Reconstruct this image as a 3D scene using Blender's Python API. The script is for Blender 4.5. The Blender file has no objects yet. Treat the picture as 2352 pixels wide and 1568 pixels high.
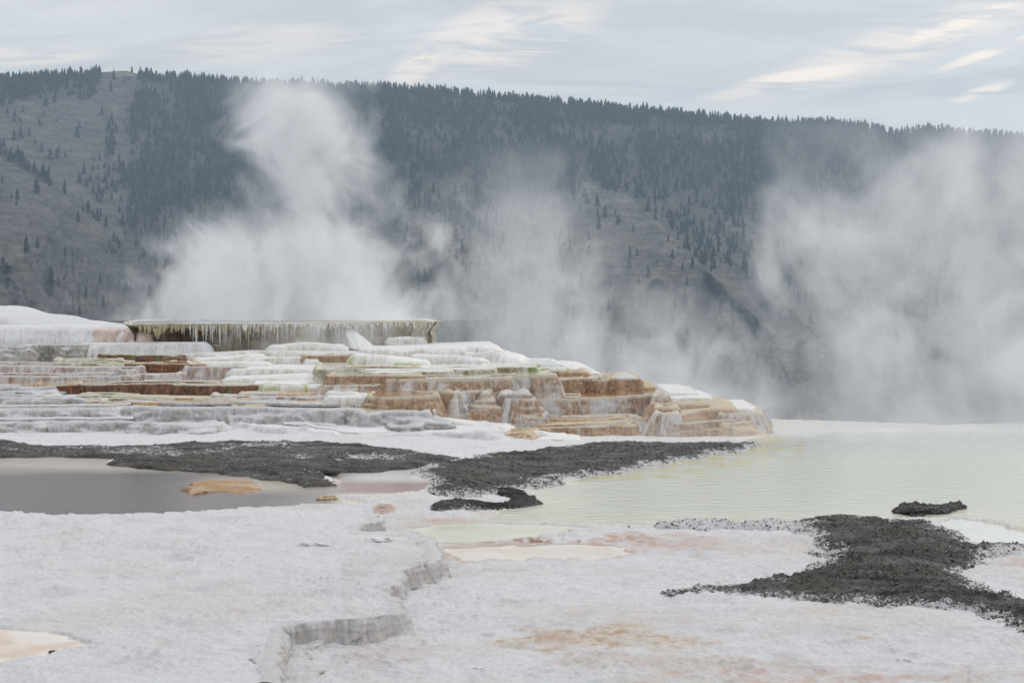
import bpy, math, random
import numpy as np
from mathutils import Vector
from mathutils.geometry import tessellate_polygon

random.seed(7)
rng = np.random.default_rng(7)
scene = bpy.context.scene
COL = scene.collection
F, U0, V0 = 3267.0, 1176.0, 715.0      # focal length, principal column and eye-level row (2352-px-wide photo)
CAMZ = 5.0                             # eye height above the green pool

# ------------------------------------------------------------------ noise
_perm = rng.permutation(256)
_perm = np.concatenate([_perm, _perm, _perm])
_g = rng.normal(size=(256, 3)); _g /= np.linalg.norm(_g, axis=1)[:, None]
_g = _g.astype(np.float32); _ang = rng.uniform(0, 2*math.pi, 256); _gx = np.cos(_ang).astype(np.float32); _gy = np.sin(_ang).astype(np.float32)
_perm = _perm.astype(np.int32)
def pn(x, y, z=0.0):
    if np.ndim(z) == 0:                       # flat noise, one layer of the stack
        x, y = np.broadcast_arrays(np.asarray(x, float), np.asarray(y, float))
        fx, fy = np.floor(x), np.floor(y)
        xi, yi = fx.astype(np.int32) & 255, fy.astype(np.int32) & 255
        xf, yf = (x-fx).astype(np.float32), (y-fy).astype(np.float32)
        k = int(_perm[int(math.floor(float(z)*7.31)) & 255])
        u, v = xf*xf*(3-2*xf), yf*yf*(3-2*yf)
        A = _perm[xi+k] ; B = _perm[((xi+1) & 255)+k]
        def cr(h, ax, ay): return _gx[h]*ax+_gy[h]*ay
        y1 = (yi+1) & 255
        n0 = cr(_perm[A+yi], xf, yf); n1 = cr(_perm[B+yi], xf-1, yf); n2 = cr(_perm[A+y1], xf, yf-1); n3 = cr(_perm[B+y1], xf-1, yf-1)
        n0 = n0+(n1-n0)*u; n2 = n2+(n3-n2)*u
        return (n0+(n2-n0)*v).astype(float)*1.45
    x, y, z = np.broadcast_arrays(np.asarray(x, float), np.asarray(y, float), np.asarray(z, float))
    xi, yi, zi = np.floor(x).astype(np.int32), np.floor(y).astype(np.int32), np.floor(z).astype(np.int32)
    xf, yf, zf = x - xi, y - yi, z - zi
    u, v, w = [t*t*t*(t*(t*6-15)+10) for t in (xf, yf, zf)]
    r = 0
    for dx in (0, 1):
        for dy in (0, 1):
            for dz in (0, 1):
                h = _perm[_perm[_perm[(xi+dx) & 255] + ((yi+dy) & 255)] + ((zi+dz) & 255)]
                g = _g[h]
                d = g[..., 0]*(xf-dx) + g[..., 1]*(yf-dy) + g[..., 2]*(zf-dz)
                r = r + d*(u if dx else 1-u)*(v if dy else 1-v)*(w if dz else 1-w)
    return r * 1.6
def fbm(x, y, z=0.0, o=4, lac=2.1, gain=0.5):
    r, a, s = 0, 1.0, 1.0
    for i in range(o):
        r = r + a*pn(x*s+i*17.3, y*s-i*9.1, z*s+i*5.7); a *= gain; s *= lac
    return r
def sstep(a, b, x):
    t = np.clip((x-a)/(b-a), 0, 1); return t*t*(3-2*t)

# ------------------------------------------------------------------ mesh helpers
def tag(o, label=None, cat=None, group=None, kind=None):
    if label: o['label'] = label
    if cat: o['category'] = cat
    if group: o['group'] = group
    if kind: o['kind'] = kind
    return o
def mesh_obj(name, V, faces, mat, parent=None, smooth=True, attrs=None, uv=None, col=None, mats=None, fmat=None):
    """V (n,3) camera-relative coordinates (eye at z 0); quads/tris as arrays or lists"""
    V = np.array(V, dtype=np.float32).copy(); V[:, 2] += CAMZ
    me = bpy.data.meshes.new(name)
    if isinstance(faces, np.ndarray):
        n, k = faces.shape
        me.vertices.add(len(V)); me.vertices.foreach_set('co', V.ravel())
        me.loops.add(n*k); me.loops.foreach_set('vertex_index', faces.astype(np.int32).ravel())
        me.polygons.add(n)
        me.polygons.foreach_set('loop_start', np.arange(0, n*k, k, dtype=np.int32))
        me.polygons.foreach_set('loop_total', np.full(n, k, dtype=np.int32))
        me.update(calc_edges=True)
    else:
        me.from_pydata(V.tolist(), [], [tuple(int(i) for i in f) for f in faces])
    me.polygons.foreach_set('use_smooth', np.full(len(me.polygons), smooth))
    if attrs:
        for k, a in attrs.items():
            at = me.attributes.new(k, 'FLOAT', 'POINT'); at.data.foreach_set('value', np.asarray(a, np.float32))
    if col is not None:
        c4 = np.ones((len(V), 4), np.float32); c4[:, :3] = col
        at = me.attributes.new('Col', 'FLOAT_COLOR', 'POINT'); at.data.foreach_set('color', c4.ravel())
    if uv is not None:
        li = np.empty(len(me.loops), np.int32); me.loops.foreach_get('vertex_index', li)
        l = me.uv_layers.new(name='UVMap'); l.data.foreach_set('uv', np.asarray(uv, np.float32)[li].ravel())
    for m in (mats if mats is not None else [mat]): me.materials.append(m)
    if fmat is not None: me.polygons.foreach_set('material_index', np.asarray(fmat, np.int32))
    me.validate(); me.update()
    o = bpy.data.objects.new(name, me); COL.objects.link(o)
    if parent: o.parent = parent
    return o
def grid_faces(nr, nc):
    i = np.arange((nr-1)*(nc-1)); r, c = i//(nc-1), i % (nc-1); a = r*nc+c
    return np.stack([a, a+1, a+nc+1, a+nc], 1)
def px(u, v, z=None, d=None):
    if d is None: d = -z*F/(v-V0)
    return ((u-U0)/F*d, d, -(v-V0)/F*d)

def poly_world(pts, z): return np.array([px(u, v, z)[:2] for u, v in pts])
def land_z(u):
    a = (u-U0)/F; return -4.63-.335*float(sstep(-0.07, 0.02, a))
def signed(P, X, Y):
    """signed distance to polygon P, positive inside"""
    x0, y0 = P.min(0)-3; x1, y1 = P.max(0)+3
    out = np.full(X.shape, -9.0); m = (X > x0) & (X < x1) & (Y > y0) & (Y < y1)
    x, y = X[m], Y[m]; best = np.full(x.shape, 1e9); ins = np.zeros(x.shape, bool)
    Q = np.roll(P, -1, 0)
    for (ax, ay), (bx, by) in zip(P, Q):
        dx, dy = bx-ax, by-ay; L = dx*dx+dy*dy+1e-12
        t = np.clip(((x-ax)*dx+(y-ay)*dy)/L, 0, 1)
        best = np.minimum(best, (x-ax-t*dx)**2+(y-ay-t*dy)**2)
        if ay != by:
            c = ((ay > y) != (by > y)) & (x < (bx-ax)*(y-ay)/(by-ay)+ax); ins ^= c
    r = np.sqrt(best); out[m] = np.where(ins, r, -r); return out

# ------------------------------------------------------------------ materials
class NT:
    def __init__(s, m):
        m.use_nodes = True; s.t = m.node_tree; s.t.nodes.clear(); s.out = s.n('ShaderNodeOutputMaterial')
    def n(s, ty, ins=None, **kw):
        nd = s.t.nodes.new(ty)
        for k, v in kw.items(): setattr(nd, k, v)
        for k, v in (ins or {}).items():
            if isinstance(v, bpy.types.NodeSocket): s.t.links.new(v, nd.inputs[k])
            else: nd.inputs[k].default_value = v
        return nd
    def math(s, op, a, b=0.0, c=None, clamp=False):
        ins = {0: a, 1: b}
        if c is not None: ins[2] = c
        return s.n('ShaderNodeMath', ins, operation=op, use_clamp=clamp).outputs[0]
    def mapr(s, x, a, b, c=0.0, d=1.0, kind='SMOOTHSTEP'):
        return s.n('ShaderNodeMapRange', {0: x, 1: a, 2: b, 3: c, 4: d}, interpolation_type=kind).outputs[0]
    def mix(s, f, a, b, mode='MIX'):
        nd = s.t.nodes.new('ShaderNodeMix'); nd.data_type = 'RGBA'; nd.blend_type = mode
        for idx, v in ((0, f), (6, a), (7, b)):
            if isinstance(v, bpy.types.NodeSocket): s.t.links.new(v, nd.inputs[idx])
            else: nd.inputs[idx].default_value = v if idx == 0 else (tuple(v)+(1,))[:4]
        return nd.outputs[2]
    def noise(s, vec, scale, detail=4, rough=0.55, dist=0.0):
        ins = {'Scale': scale, 'Detail': detail, 'Roughness': rough, 'Distortion': dist}
        if vec is not None: ins['Vector'] = vec
        return s.n('ShaderNodeTexNoise', ins).outputs[0]
    def scale(s, vec, sc):
        return s.n('ShaderNodeMapping', {'Vector': vec, 'Scale': sc}).outputs[0]
    def obj(s): return s.n('ShaderNodeTexCoord').outputs['Object']
    def attr(s, name, out='Fac'): return s.n('ShaderNodeAttribute', attribute_name=name).outputs[out]
    def bump(s, h, strength=0.5, dist=0.02, normal=None):
        ins = {'Height': h, 'Strength': strength, 'Distance': dist}
        if normal is not None: ins['Normal'] = normal
        return s.n('ShaderNodeBump', ins).outputs[0]
    def bsdf(s, col, rough=0.8, normal=None, spec=0.5, **kw):
        ins = {'Base Color': col if isinstance(col, bpy.types.NodeSocket) else tuple(col)+(1,), 'Roughness': rough, 'Specular IOR Level': spec}
        if normal is not None: ins['Normal'] = normal
        ins.update(kw)
        b = s.n('ShaderNodeBsdfPrincipled', ins); s.t.links.new(b.outputs[0], s.out.inputs['Surface']); return b
def mat(name): return NT(bpy.data.materials.new(name)), bpy.data.materials[name]

def trav(name, c1, c2, white, wamt, topc, green=0.0, wet=0.0, rimc=(0.72, 0.68, 0.6), smooth=False, gcol=(0.10, 0.17, 0.03)):
    """travertine wall: c1/c2 vertical streaks, white = mineral streak colour over wamt of the wall"""
    t, m = mat(name); o = t.obj()
    uv = t.n('ShaderNodeTexCoord').outputs['UV']
    s1 = t.noise(t.scale(uv, (3.6, 0.7, 1)), 1.0, 6, 0.68, 0.35)
    s2 = t.noise(t.scale(uv, (0.9, 0.5, 1)), 1.0, 5, 0.65, 0.5)
    s3 = t.noise(t.scale(uv, (9.0, 1.6, 1)), 1.0, 3, 0.6)
    f = t.noise(o, 6.0, 7, 0.75)
    wall = t.mix(t.mapr(t.math('ADD', t.math('MULTIPLY', s1, .62), t.math('MULTIPLY', f, .38)), 0.40, 0.60), c1, c2)
    wthr = 0.72 - 0.42*wamt
    wall = t.mix(t.mapr(t.math('ADD', t.math('MULTIPLY', s2, 0.75), t.math('MULTIPLY', s1, 0.25)), wthr-0.05, wthr+0.07), wall, white)
    if green:
        g = t.mapr(t.noise(t.scale(uv, (0.8, 0.2, 1)), 1.3, 3, 0.5, 0.2), 0.70-0.25*green, 0.75-0.25*green)
        wall = t.mix(g, wall, gcol)
    wall = t.mix(t.math('MULTIPLY', t.mapr(s3, 0.35, 0.7), 0.35), wall, tuple(0.55*a for a in c1), 'MIX')
    wall = t.mix(t.mapr(f, 0.3, 0.75, 0.0, 0.14 if c1[0] < .15 else .3), wall, white)
    rim = t.mapr(t.math('ADD', t.attr('t'), t.math('MULTIPLY', t.math('SUBTRACT', f, 0.5), 0.3)), 0.02, 0.12, 0.95, 0.0)
    wall = t.mix(rim, wall, rimc)
    nz = t.n('ShaderNodeSeparateXYZ', {0: t.n('ShaderNodeNewGeometry').outputs['Normal']}).outputs[2]
    tn = t.noise(t.scale(o, (0.7, 1.6, 1)), 1.0, 4, 0.6)
    top = t.mix(t.mapr(tn, 0.4, 0.65, 0, 0.6), topc, rimc)
    top = t.mix(t.mapr(f, 0.25, 0.55, 0.5, 0.0), top, tuple(0.6*a for a in topc))
    col = t.mix(t.mapr(nz, 0.55, 0.9), wall, top)
    h = t.math('ADD', t.math('MULTIPLY', f, 1.0), t.math('MULTIPLY', s3, 0.5 if not smooth else 0.25))
    nb = t.bump(h, 1.0 if not smooth else 0.5, 0.10)
    r = t.mapr(f, 0.3, 0.7, 0.75-0.4*wet, 0.95-0.45*wet)
    t.bsdf(col, r, nb, 0.3+0.3*wet)
    return m

WH = (0.72, 0.72, 0.74)
M = {}
M['white'] = trav('white_travertine', (0.44, 0.42, 0.40), (0.66, 0.65, 0.65), (0.76, 0.76, 0.78), 0.3, (0.76, 0.76, 0.79), rimc=(0.8, 0.79, 0.8))
M['grey'] = trav('grey_travertine', (0.28, 0.26, 0.22), (0.50, 0.48, 0.45), (0.70, 0.69, 0.68), 0.3, (0.72, 0.72, 0.74), rimc=(0.74, 0.73, 0.72))
M['pink'] = trav('pinkish_travertine', (0.36, 0.23, 0.17), (0.63, 0.57, 0.54), (0.72, 0.70, 0.71), 0.5, (0.74, 0.69, 0.64), rimc=(0.76, 0.73, 0.70))
M['rust'] = trav('rust_travertine', (0.085, 0.030, 0.012), (0.30, 0.13, 0.055), (0.42, 0.27, 0.18), 0.10, (0.60, 0.40, 0.22), green=0.0, wet=0.3, rimc=(0.60, 0.50, 0.38))
M['rustgreen'] = trav('rust_and_green_travertine', (0.085, 0.030, 0.012), (0.26, 0.12, 0.055), (0.55, 0.46, 0.38), 0.16, (0.72, 0.68, 0.58), green=0.42, wet=0.3, rimc=(0.64, 0.58, 0.48), gcol=(0.12, 0.19, 0.035))
M['tan'] = trav('tan_travertine', (0.30, 0.16, 0.075), (0.60, 0.41, 0.25), (0.66, 0.60, 0.54), 0.22, (0.66, 0.54, 0.38), wet=0.15, rimc=(0.66, 0.60, 0.50))
M['tanwhite'] = trav('white_streaked_tan_travertine', (0.32, 0.17, 0.08), (0.62, 0.45, 0.30), (0.72, 0.71, 0.71), 0.50, (0.68, 0.64, 0.56), wet=0.15, rimc=(0.68, 0.62, 0.52))
M['orange'] = trav('orange_travertine', (0.40, 0.19, 0.07), (0.64, 0.40, 0.21), (0.74, 0.66, 0.56), 0.25, (0.72, 0.60, 0.42), wet=0.2, rimc=(0.74, 0.64, 0.46))
M['olive'] = trav('olive_travertine', (0.22, 0.16, 0.075), (0.46, 0.38, 0.22), (0.72, 0.70, 0.62), 0.6, (0.74, 0.71, 0.58), green=0.28, wet=0.3, rimc=(0.68, 0.64, 0.46), gcol=(0.22, 0.30, 0.07))
M['flow'] = trav('wet_white_flowstone', (0.58, 0.53, 0.43), (0.78, 0.76, 0.71), (0.82, 0.82, 0.81), 0.5, (0.80, 0.80, 0.78), wet=0.7, rimc=(0.84, 0.83, 0.80), smooth=True)
M['flowgreen'] = trav('wet_flowstone_with_algae', (0.70, 0.67, 0.56), (0.82, 0.81, 0.76), (0.84, 0.84, 0.82), 0.5, (0.84, 0.84, 0.82), green=0.8, wet=0.7, rimc=(0.84, 0.83, 0.76), smooth=True, gcol=(0.42, 0.48, 0.16))
M['pinkslope'] = trav('pink_orange_bank_travertine', (0.50, 0.34, 0.25), (0.66, 0.54, 0.47), (0.72, 0.68, 0.66), 0.3, (0.72, 0.62, 0.55), rimc=(0.72, 0.64, 0.58), smooth=True)
M['isle'] = trav('orange_brown_slab_travertine', (0.22, 0.09, 0.03), (0.52, 0.32, 0.17), (0.70, 0.60, 0.48), 0.25, (0.50, 0.31, 0.17), wet=0.2, rimc=(0.74, 0.64, 0.52))
M['bank'] = trav('white_bank_travertine', (0.62, 0.60, 0.58), (0.74, 0.73, 0.74), (0.77, 0.77, 0.79), 0.5, (0.77, 0.77, 0.79), rimc=(0.78, 0.77, 0.77), smooth=True)

def water(name, c1, c2, rough=0.06, rip=(1.2, 3.2), strength=0.12, attr=False, sc=1.0):
    t, m = mat(name); o = t.obj()
    n1 = t.noise(t.scale(o, (rip[0], rip[1], 1)), sc, 3, 0.5, 0.6)
    n2 = t.noise(t.scale(o, (rip[0]*3.4, rip[1]*3.4, 1)), sc, 2, 0.5)
    patch = t.noise(t.scale(o, (0.12, 0.25, 1)), 1.0, 3, 0.5)
    col = t.attr('Col', 'Color') if attr else t.mix(t.mapr(patch, 0.35, 0.65), c1, c2)
    h = t.math('ADD', n1, t.math('MULTIPLY', n2, 0.3))
    t.bsdf(col, rough, t.bump(h, strength, 0.08), 0.5, IOR=1.33)
    return m
M['drip'] = trav('drip_stained_travertine', (0.05, 0.03, 0.018), (0.20, 0.12, 0.07), (0.50, 0.42, 0.32), 0.25, (0.78, 0.75, 0.68), wet=0.4, rimc=(0.60, 0.52, 0.38))
_t = NT.__new__(NT); _t.t = M['drip'].node_tree
_b = [n for n in _t.t.nodes if n.type == 'BSDF_PRINCIPLED'][0]; _lnk = _b.inputs['Base Color'].links[0].from_socket
_sx = _t.n('ShaderNodeSeparateXYZ', {0: _t.obj()}).outputs[0]
_n = _t.noise(_t.obj(), .5, 3)
_f = _t.mapr(_t.math('ADD', _sx, _t.math('MULTIPLY', _t.math('SUBTRACT', _n, .5), 7.0)), -6.0, 0.0, 0.0, 1.0)
_t.t.links.new(_t.mix(_f, _lnk, _t.mix(_t.noise(_t.scale(_t.obj(), (3, 3, .6)), 1.0, 4), (.58, .48, .34), (.86, .83, .76))), _b.inputs['Base Color'])
WT = {
 'clear': water('terrace_pool_water', (0.50, 0.42, 0.30), (0.62, 0.56, 0.44), strength=0.05),
 'brown': water('brown_pool_water', (0.44, 0.25, 0.11), (0.58, 0.40, 0.24), strength=0.05),
 'milky': water('milky_pool_water', (0.74, 0.74, 0.70), (0.80, 0.80, 0.77), rough=0.15, strength=0.05),
 'green': water('pale_green_pool_water', (0.55, 0.54, 0.36), (0.70, 0.69, 0.55), rough=0.1, strength=0.05),
}

# ------------------------------------------------------------------ terraces
def catmull(P, ds):
    P = np.asarray(P, float); out = []
    Q = np.vstack([2*P[0]-P[1], P, 2*P[-1]-P[-2]])
    for i in range(1, len(Q)-2):
        p0, p1, p2, p3 = Q[i-1], Q[i], Q[i+1], Q[i+2]
        n = max(2, int(np.linalg.norm(p2-p1)/ds)); t = np.linspace(0, 1, n, endpoint=False)[:, None]
        a = 0.5*((2*p1)+(-p0+p2)*t+(2*p0-5*p1+4*p2-p3)*t**2+(-p0+3*p1-3*p2+p3)*t**3)
        b = p1+(p2-p1)*t
        out.append(0.5*a+0.5*b)
    out.append(P[-1:]); return np.vstack(out)
def normals2(P):
    T = np.roll(P, -1, 0)-np.roll(P, 1, 0); T /= np.linalg.norm(T, axis=1)[:, None]+1e-9
    return np.stack([T[:, 1], -T[:, 0]], 1)
_ti = [0]
def fill(ring):
    tri = tessellate_polygon([[Vector((p[0], p[1], 0)) for p in ring]]); return [tuple(t) for t in tri]
def terrace(name, label, cat, lip, z, zb, m, at=None, vb=None, back=5.0, flare=0.15, drape=None, pool=None, rim=0.03, lobes=0.22, ds=0.09,
            skew=0.0, overhang=0.0, flute=1.0, lobelen=1.3, group='stepped travertine terraces', fr=0.5, round_r=0.6):
    _ti[0] += 1; sd = _ti[0]*13.7
    if len(lip[0]) == 2:
        # a lip is nearly level: most of its rise and fall is the rim itself, the rest a bend towards or away from the viewer
        vm = float(np.mean([p[1] for p in lip if p[0] > -60])); dm = at or -z*F/(vm-V0); z = -(vm-V0)*dm/F; e = .12 if drape is not None else .4
        lip = [(p[0], p[1], dm*((vm-V0)/(p[1]-V0))**e) for p in lip]
    if vb: zb = -(vb-V0)*(dm-.6)/F-.1
    P = np.array([px(p[0], p[1], d=p[2])[:2] for p in lip])
    zl = None
    if len(lip[0]) == 3: zl = np.array([px(p[0], p[1], d=p[2])[2] for p in lip])
    front = catmull(P, ds)
    nf = len(front)
    d0, d1 = P[0].copy(), P[-1].copy()
    r = min(round_r, back*0.3)
    back = back+3.0
    bl, br_ = np.array([d0[0]/d0[1]*back*1.02, back]), np.array([d1[0]/d1[1]*back*(1.0 if d1[0] > 0 else 1.25), back])
    if d1[0] > 0: br_ = br_-np.array([back*.03, 0])
    tr = (P[-1]-P[-2]); tr = tr/np.linalg.norm(tr)
    tl = (P[0]-P[1]); tl = tl/np.linalg.norm(tl)
    R = [d1+tr*r*0.6+np.array([0, r*0.4]), d1+tr*r*0.9+np.array([0, r*1.2]), d1+br_*0.6+tr*r*0.6, d1+br_]
    L = [d0+bl, d0+bl*0.6+tl*r*0.6, d0+tl*r*0.9+np.array([0, r*1.2]), d0+tl*r*0.6+np.array([0, r*0.4])]
    side1 = catmull(np.array([d1]+R), ds*1.5)[1:]
    bk = catmull(np.array([R[-1], L[0]]), 0.8)[1:-1]
    side2 = catmull(np.array(L+[d0]), ds*1.5)[:-1]
    ring = np.vstack([front, side1, bk, side2]); n = len(ring)
    seg = np.linalg.norm(np.roll(ring, -1, 0)-ring, axis=1); s = np.concatenate([[0], np.cumsum(seg)[:-1]])
    zt = np.full(n, z, float)
    if zl is not None:
        xs = np.array([p[0] for p in P]); zt = np.interp(ring[:, 0], xs, zl)
    N = normals2(ring)
    N = np.stack([np.convolve(np.r_[N[-3:, k], N[:, k], N[:3, k]], np.ones(7)/7, 'valid') for k in (0, 1)], 1)
    N /= np.linalg.norm(N, axis=1)[:, None]+1e-9
    # scalloped lip: convex lobes meeting in cusps
    lob = (np.abs(pn(s/lobelen, sd))*1.6+0.35*np.abs(pn(s/(lobelen*0.35), sd+5)))-0.35
    ring = ring+N*(lob*lobes)[:, None]
    N = normals2(ring)
    N = np.stack([np.convolve(np.r_[N[-4:, k], N[:, k], N[:4, k]], np.ones(9)/9, 'valid') for k in (0, 1)], 1)
    N /= np.linalg.norm(N, axis=1)[:, None]+1e-9
    rows, ts, ss = [], [], []
    H = zt.mean()-zb
    rimn = rim*(0.7+0.9*fbm(s/0.35, sd, o=2))
    def add(off, zz, t):
        pts = np.column_stack([ring+N*np.broadcast_to(off, n)[:, None], np.broadcast_to(zz, n)]); rows.append(pts)
        ts.append(np.broadcast_to(t, n).copy()); ss.append(s)
    # top, from inside out
    inset = [0.34, 0.24, 0.14, 0.05] if drape is None else [0.2, 0.12, 0.06]
    zi = [-0.07, -0.05, 0.0, 1.0] if drape is None else [-.012, -.008, -.004]
    for a, q in zip(inset, zi):
        add(-a, zt+(rimn if q == 1.0 else q*1.0), 0.0)
    nin = len(inset)
    nw = int(np.clip(H/0.055, 8, 34))
    for i in range(nw+1):
        t = i/nw
        if drape is None:
            z_ = zt-t*(zt-zb)
            body = flare*t**1.3 - overhang*np.minimum(1, t*2.2)**0.8 + 0.02*min(1, t*12)
            k = min(1, t*5+0.1)
            fl = 0.05*flute*(1-np.abs(pn(s*3.0, z_*0.5, sd))*2.2)+0.022*flute*pn(s*8, z_*1.2, sd)
            ch = 0.10*fr*fbm(s*1.1, z_*1.4, sd+3, o=4)*min(1, t*2.5)+0.05*fr*np.abs(fbm(s*2.6, z_*3.1, sd+7, o=3))
            sh = 0.0
            for q_ in range(3):
                tq = .22+.25*q_+.16*pn(s*.9+q_*9, sd, 2.)
                sh = sh+(.05+.05*fr)*sstep(tq, tq+.07, t)*sstep(-.1, .15, pn(s*.75+q_*31, sd+q_, 3.))
            off = body+k*(fl+ch)+sh*min(1.0, H*1.6)
            if i == 0: z_ = z_+rimn*0.8; off = 0.0*off
            add(off, z_, t)
        else:
            th = t*math.pi/2
            w = min(drape*.6, .15+.8*H)*(0.75+0.5*pn(s/1.6, sd+2)+0.3*np.abs(pn(s/0.6, sd+4)))
            z_ = zt-(zt-zb)*(.45*(1-math.cos(th))+.55*t**1.5)
            st = 0.05*np.sin((zt-z_)*9+3*pn(s*0.7, sd))*fr
            off = w*(.35*t+.65*math.sin(th)**1.2)+(0.03*flute*pn(s*5, t*2, sd)+0.06*fr*fbm(s*1.3, t*2.5, sd, o=3)+st)*min(1, t*3)
            add(off, z_, t)
    add(off+.03, np.minimum(zb, z_)-.25, 1.0); add(off+.05, np.full(n, min(zb, -5.0)-.35), 1.0)
    V = np.vstack(rows); nr = len(rows)
    i = np.arange((nr-1)*n); rr, cc = i//n, i % n; c2 = (cc+1) % n
    faces = np.stack([rr*n+cc, (rr+1)*n+cc, (rr+1)*n+c2, rr*n+c2], 1)
    tri = fill(rows[0])
    fl = [tuple(f) for f in faces.tolist()]+tri
    uv = np.column_stack([np.tile(s, nr)+sd, V[:, 2]+sd])
    root = None
    def rims(parent, org):
        r_ = random.Random(_ti[0]); W_f = float(np.linalg.norm(front[-1]-front[0]))
        if W_f < 3 or back < 6: return
        for k in range(3 if W_f > 10 else 2):
            a0 = r_.uniform(0, .55); a1 = min(1, a0+r_.uniform(.3, .6)); i0, i1 = int(a0*(nf-1)), int(a1*(nf-1))
            if i1-i0 < 20: continue
            q = front[i0:i1:2]; m_ = len(q); sl = np.arange(m_)*ds*2; dirn = q/np.linalg.norm(q, axis=1)[:, None]
            e = np.minimum(1, np.minimum(sl, sl[-1]-sl)/.8); off0 = .55+k*r_.uniform(.8, 1.3)+.45*np.abs(pn(sl/1.1, sd+k*3))+.2*np.abs(pn(sl/.35, sd+k))+(1-e)*.5
            zz = np.interp(q[:, 0], ring[:nf, 0], zt[:nf]) if zl is not None else np.full(m_, z)
            hgt = r_.uniform(.045, .09)*(1+k*.5)*(.35+.65*e); rows_ = []; tt = []
            for o_, f_, t_ in ((-.035, -.6, 1), (-.02, .2, .6), (0, .85, .1), (.05, 1.0, 0), (.2, .9, 0), (.8, .85, 0), (1.3, -.6, 0)):
                rows_.append(np.column_stack([q+dirn*(off0+o_)[:, None], zz+hgt*f_])); tt.append(np.full(m_, float(t_)))
            VV = np.vstack(rows_)-org
            mesh_obj('rimstone_dam', VV, grid_faces(7, m_), m, parent, attrs={'t': np.concatenate(tt)}, uv=np.column_stack([np.tile(sl, 7)+sd, VV[:, 2]*3]))
    base = bpy.data.objects.new(name, None) if pool else None
    if base:
        c = P.mean(0); base.location = (c[0], c[1], zb+CAMZ); base.empty_display_size = 0.3; COL.objects.link(base)
        V = V-np.array([c[0], c[1], zb+CAMZ]); 
        o = mesh_obj('rock', V, fl, m, base, attrs={'t': np.concatenate(ts)}, uv=uv)
        W = rows[2].copy() if drape is None else rows[1].copy()
        W[:, 2] = zt-0.012
        W = W-np.array([c[0], c[1], zb+CAMZ])
        mesh_obj('water_pool', W, fill(W), pool, base, smooth=False)
        if drape is None: rims(base, np.array([c[0], c[1], zb+CAMZ]))
        tag(base, label, cat, group); return base
    o = mesh_obj(name, V, fl, m, attrs={'t': np.concatenate(ts)}, uv=uv)
    if drape is None: rims(o, np.zeros(3))
    return tag(o, label, cat, group)

def ZA(pts): return [(x*.342, 660.3+y*.342) for x, y in pts]
def Z4(pts): return [(x*.1953, 689+y*.1953) for x, y in pts]
def Z5(pts): return [(402+x*.1953, 717.8+y*.1953) for x, y in pts]
def Z6(pts): return [(803.9+x*.1953, 775.2+y*.1953) for x, y in pts]
def Z7(pts): return [(1205.8+x*.1953, 803.9+y*.1953) for x, y in pts]
def Z8(pts): return [(1435.5+x*.1953, 861.3+y*.1953) for x, y in pts]
T = lambda lab, lip, z, zb, m, **k: terrace(k.pop('name', 'travertine_terrace'), lab, k.pop('cat', 'terrace'), lip, z, zb, M[m], **k)

# --- right-hand cluster
T('lowest long tan bench with flat pool above the white flat', Z7([(-40, 930), (200, 912), (500, 905), (640, 897), (830, 905), (1000, 890), (1100, 880), (1140, 885)]), -4.64, -5.1, 'tan', back=6, pool=WT['clear'], flare=.25)
T('thin stepped rim dividing the tan pools under the big tan wall', Z7([(150, 800), (300, 805), (560, 815), (820, 812), (1040, 798)]), -4.58, -4.95, 'orange', back=4.5, pool=WT['brown'], rim=.025)
T('pale tan apron with white streaks at the foot of the tall tower', Z7([(430, 772), (700, 768), (1000, 757), (1240, 748), (1300, 790)]), -4.50, -5.1, 'tanwhite', back=5, flare=.85, pool=WT['clear'])
T('long tan wall with white drips below the four round blocks', Z7([(-60, 585), (60, 575), (280, 575), (560, 575), (700, 560), (900, 555), (1150, 545), (1290, 530), (1480, 520), (1555, 520)]), -3.79, -5.2, 'tanwhite', back=7, flare=.32, pool=WT['brown'], round_r=.35)
T('broad round brown block, leftmost of the four blocks in a row', Z7([(215, 352), (300, 352), (450, 344), (590, 334), (615, 330)]), -3.14, -3.9, 'tan', back=6, flare=.03, pool=WT['milky'], group='round blocks on the right of the terraces', lobes=.1)
T('narrow tall brown block beside the broad leftmost block', Z7([(625, 330), (700, 330), (790, 328), (835, 324)]), -3.13, -3.9, 'tan', back=5, flare=.02, pool=WT['milky'], group='round blocks on the right of the terraces', lobes=.06, round_r=.25)
T('shorter round brown block, third in the row of four', Z7([(850, 352), (930, 356), (1010, 354), (1060, 348)]), -3.19, -3.9, 'tan', back=4.5, flare=.02, group='round blocks on the right of the terraces', lobes=.06, round_r=.25)
T('rightmost of the four round brown blocks above the pool', Z7([(1085, 338), (1160, 338), (1250, 332), (1300, 334)]), -3.10, -3.9, 'tan', back=4.5, flare=.02, pool=WT['milky'], group='round blocks on the right of the terraces', lobes=.06, round_r=.3)
T('small low tan block with white cap right of the round blocks', Z7([(1330, 440), (1400, 438), (1480, 440)]), -3.62, -4.2, 'orange', back=4, flare=.05, lobes=.06, round_r=.25)
T('narrow tan shoulder on the right side of the tall tower', Z8([(395, 250), (430, 248), (470, 250)]), -3.70, -5.1, 'tanwhite', back=4, flare=.35, lobes=.08, round_r=.3)
T('small tan step half way down the right of the tower', Z8([(430, 380), (500, 376), (565, 380)]), -3.98, -5.1, 'orange', back=3, flare=.25, lobes=.08, round_r=.3)
T('tan buttress with flat top at the foot of the tower', Z8([(440, 458), (500, 456), (565, 458)]), -4.11, -5.1, 'tanwhite', back=3, flare=.4, lobes=.1, round_r=.35)
T('far white shelf seen against the steam right of the tower', Z8([(360, 208), (500, 206), (620, 206), (700, 210)]), -3.74, -5.1, 'flow', back=5, drape=.5, flute=.6)
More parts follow.
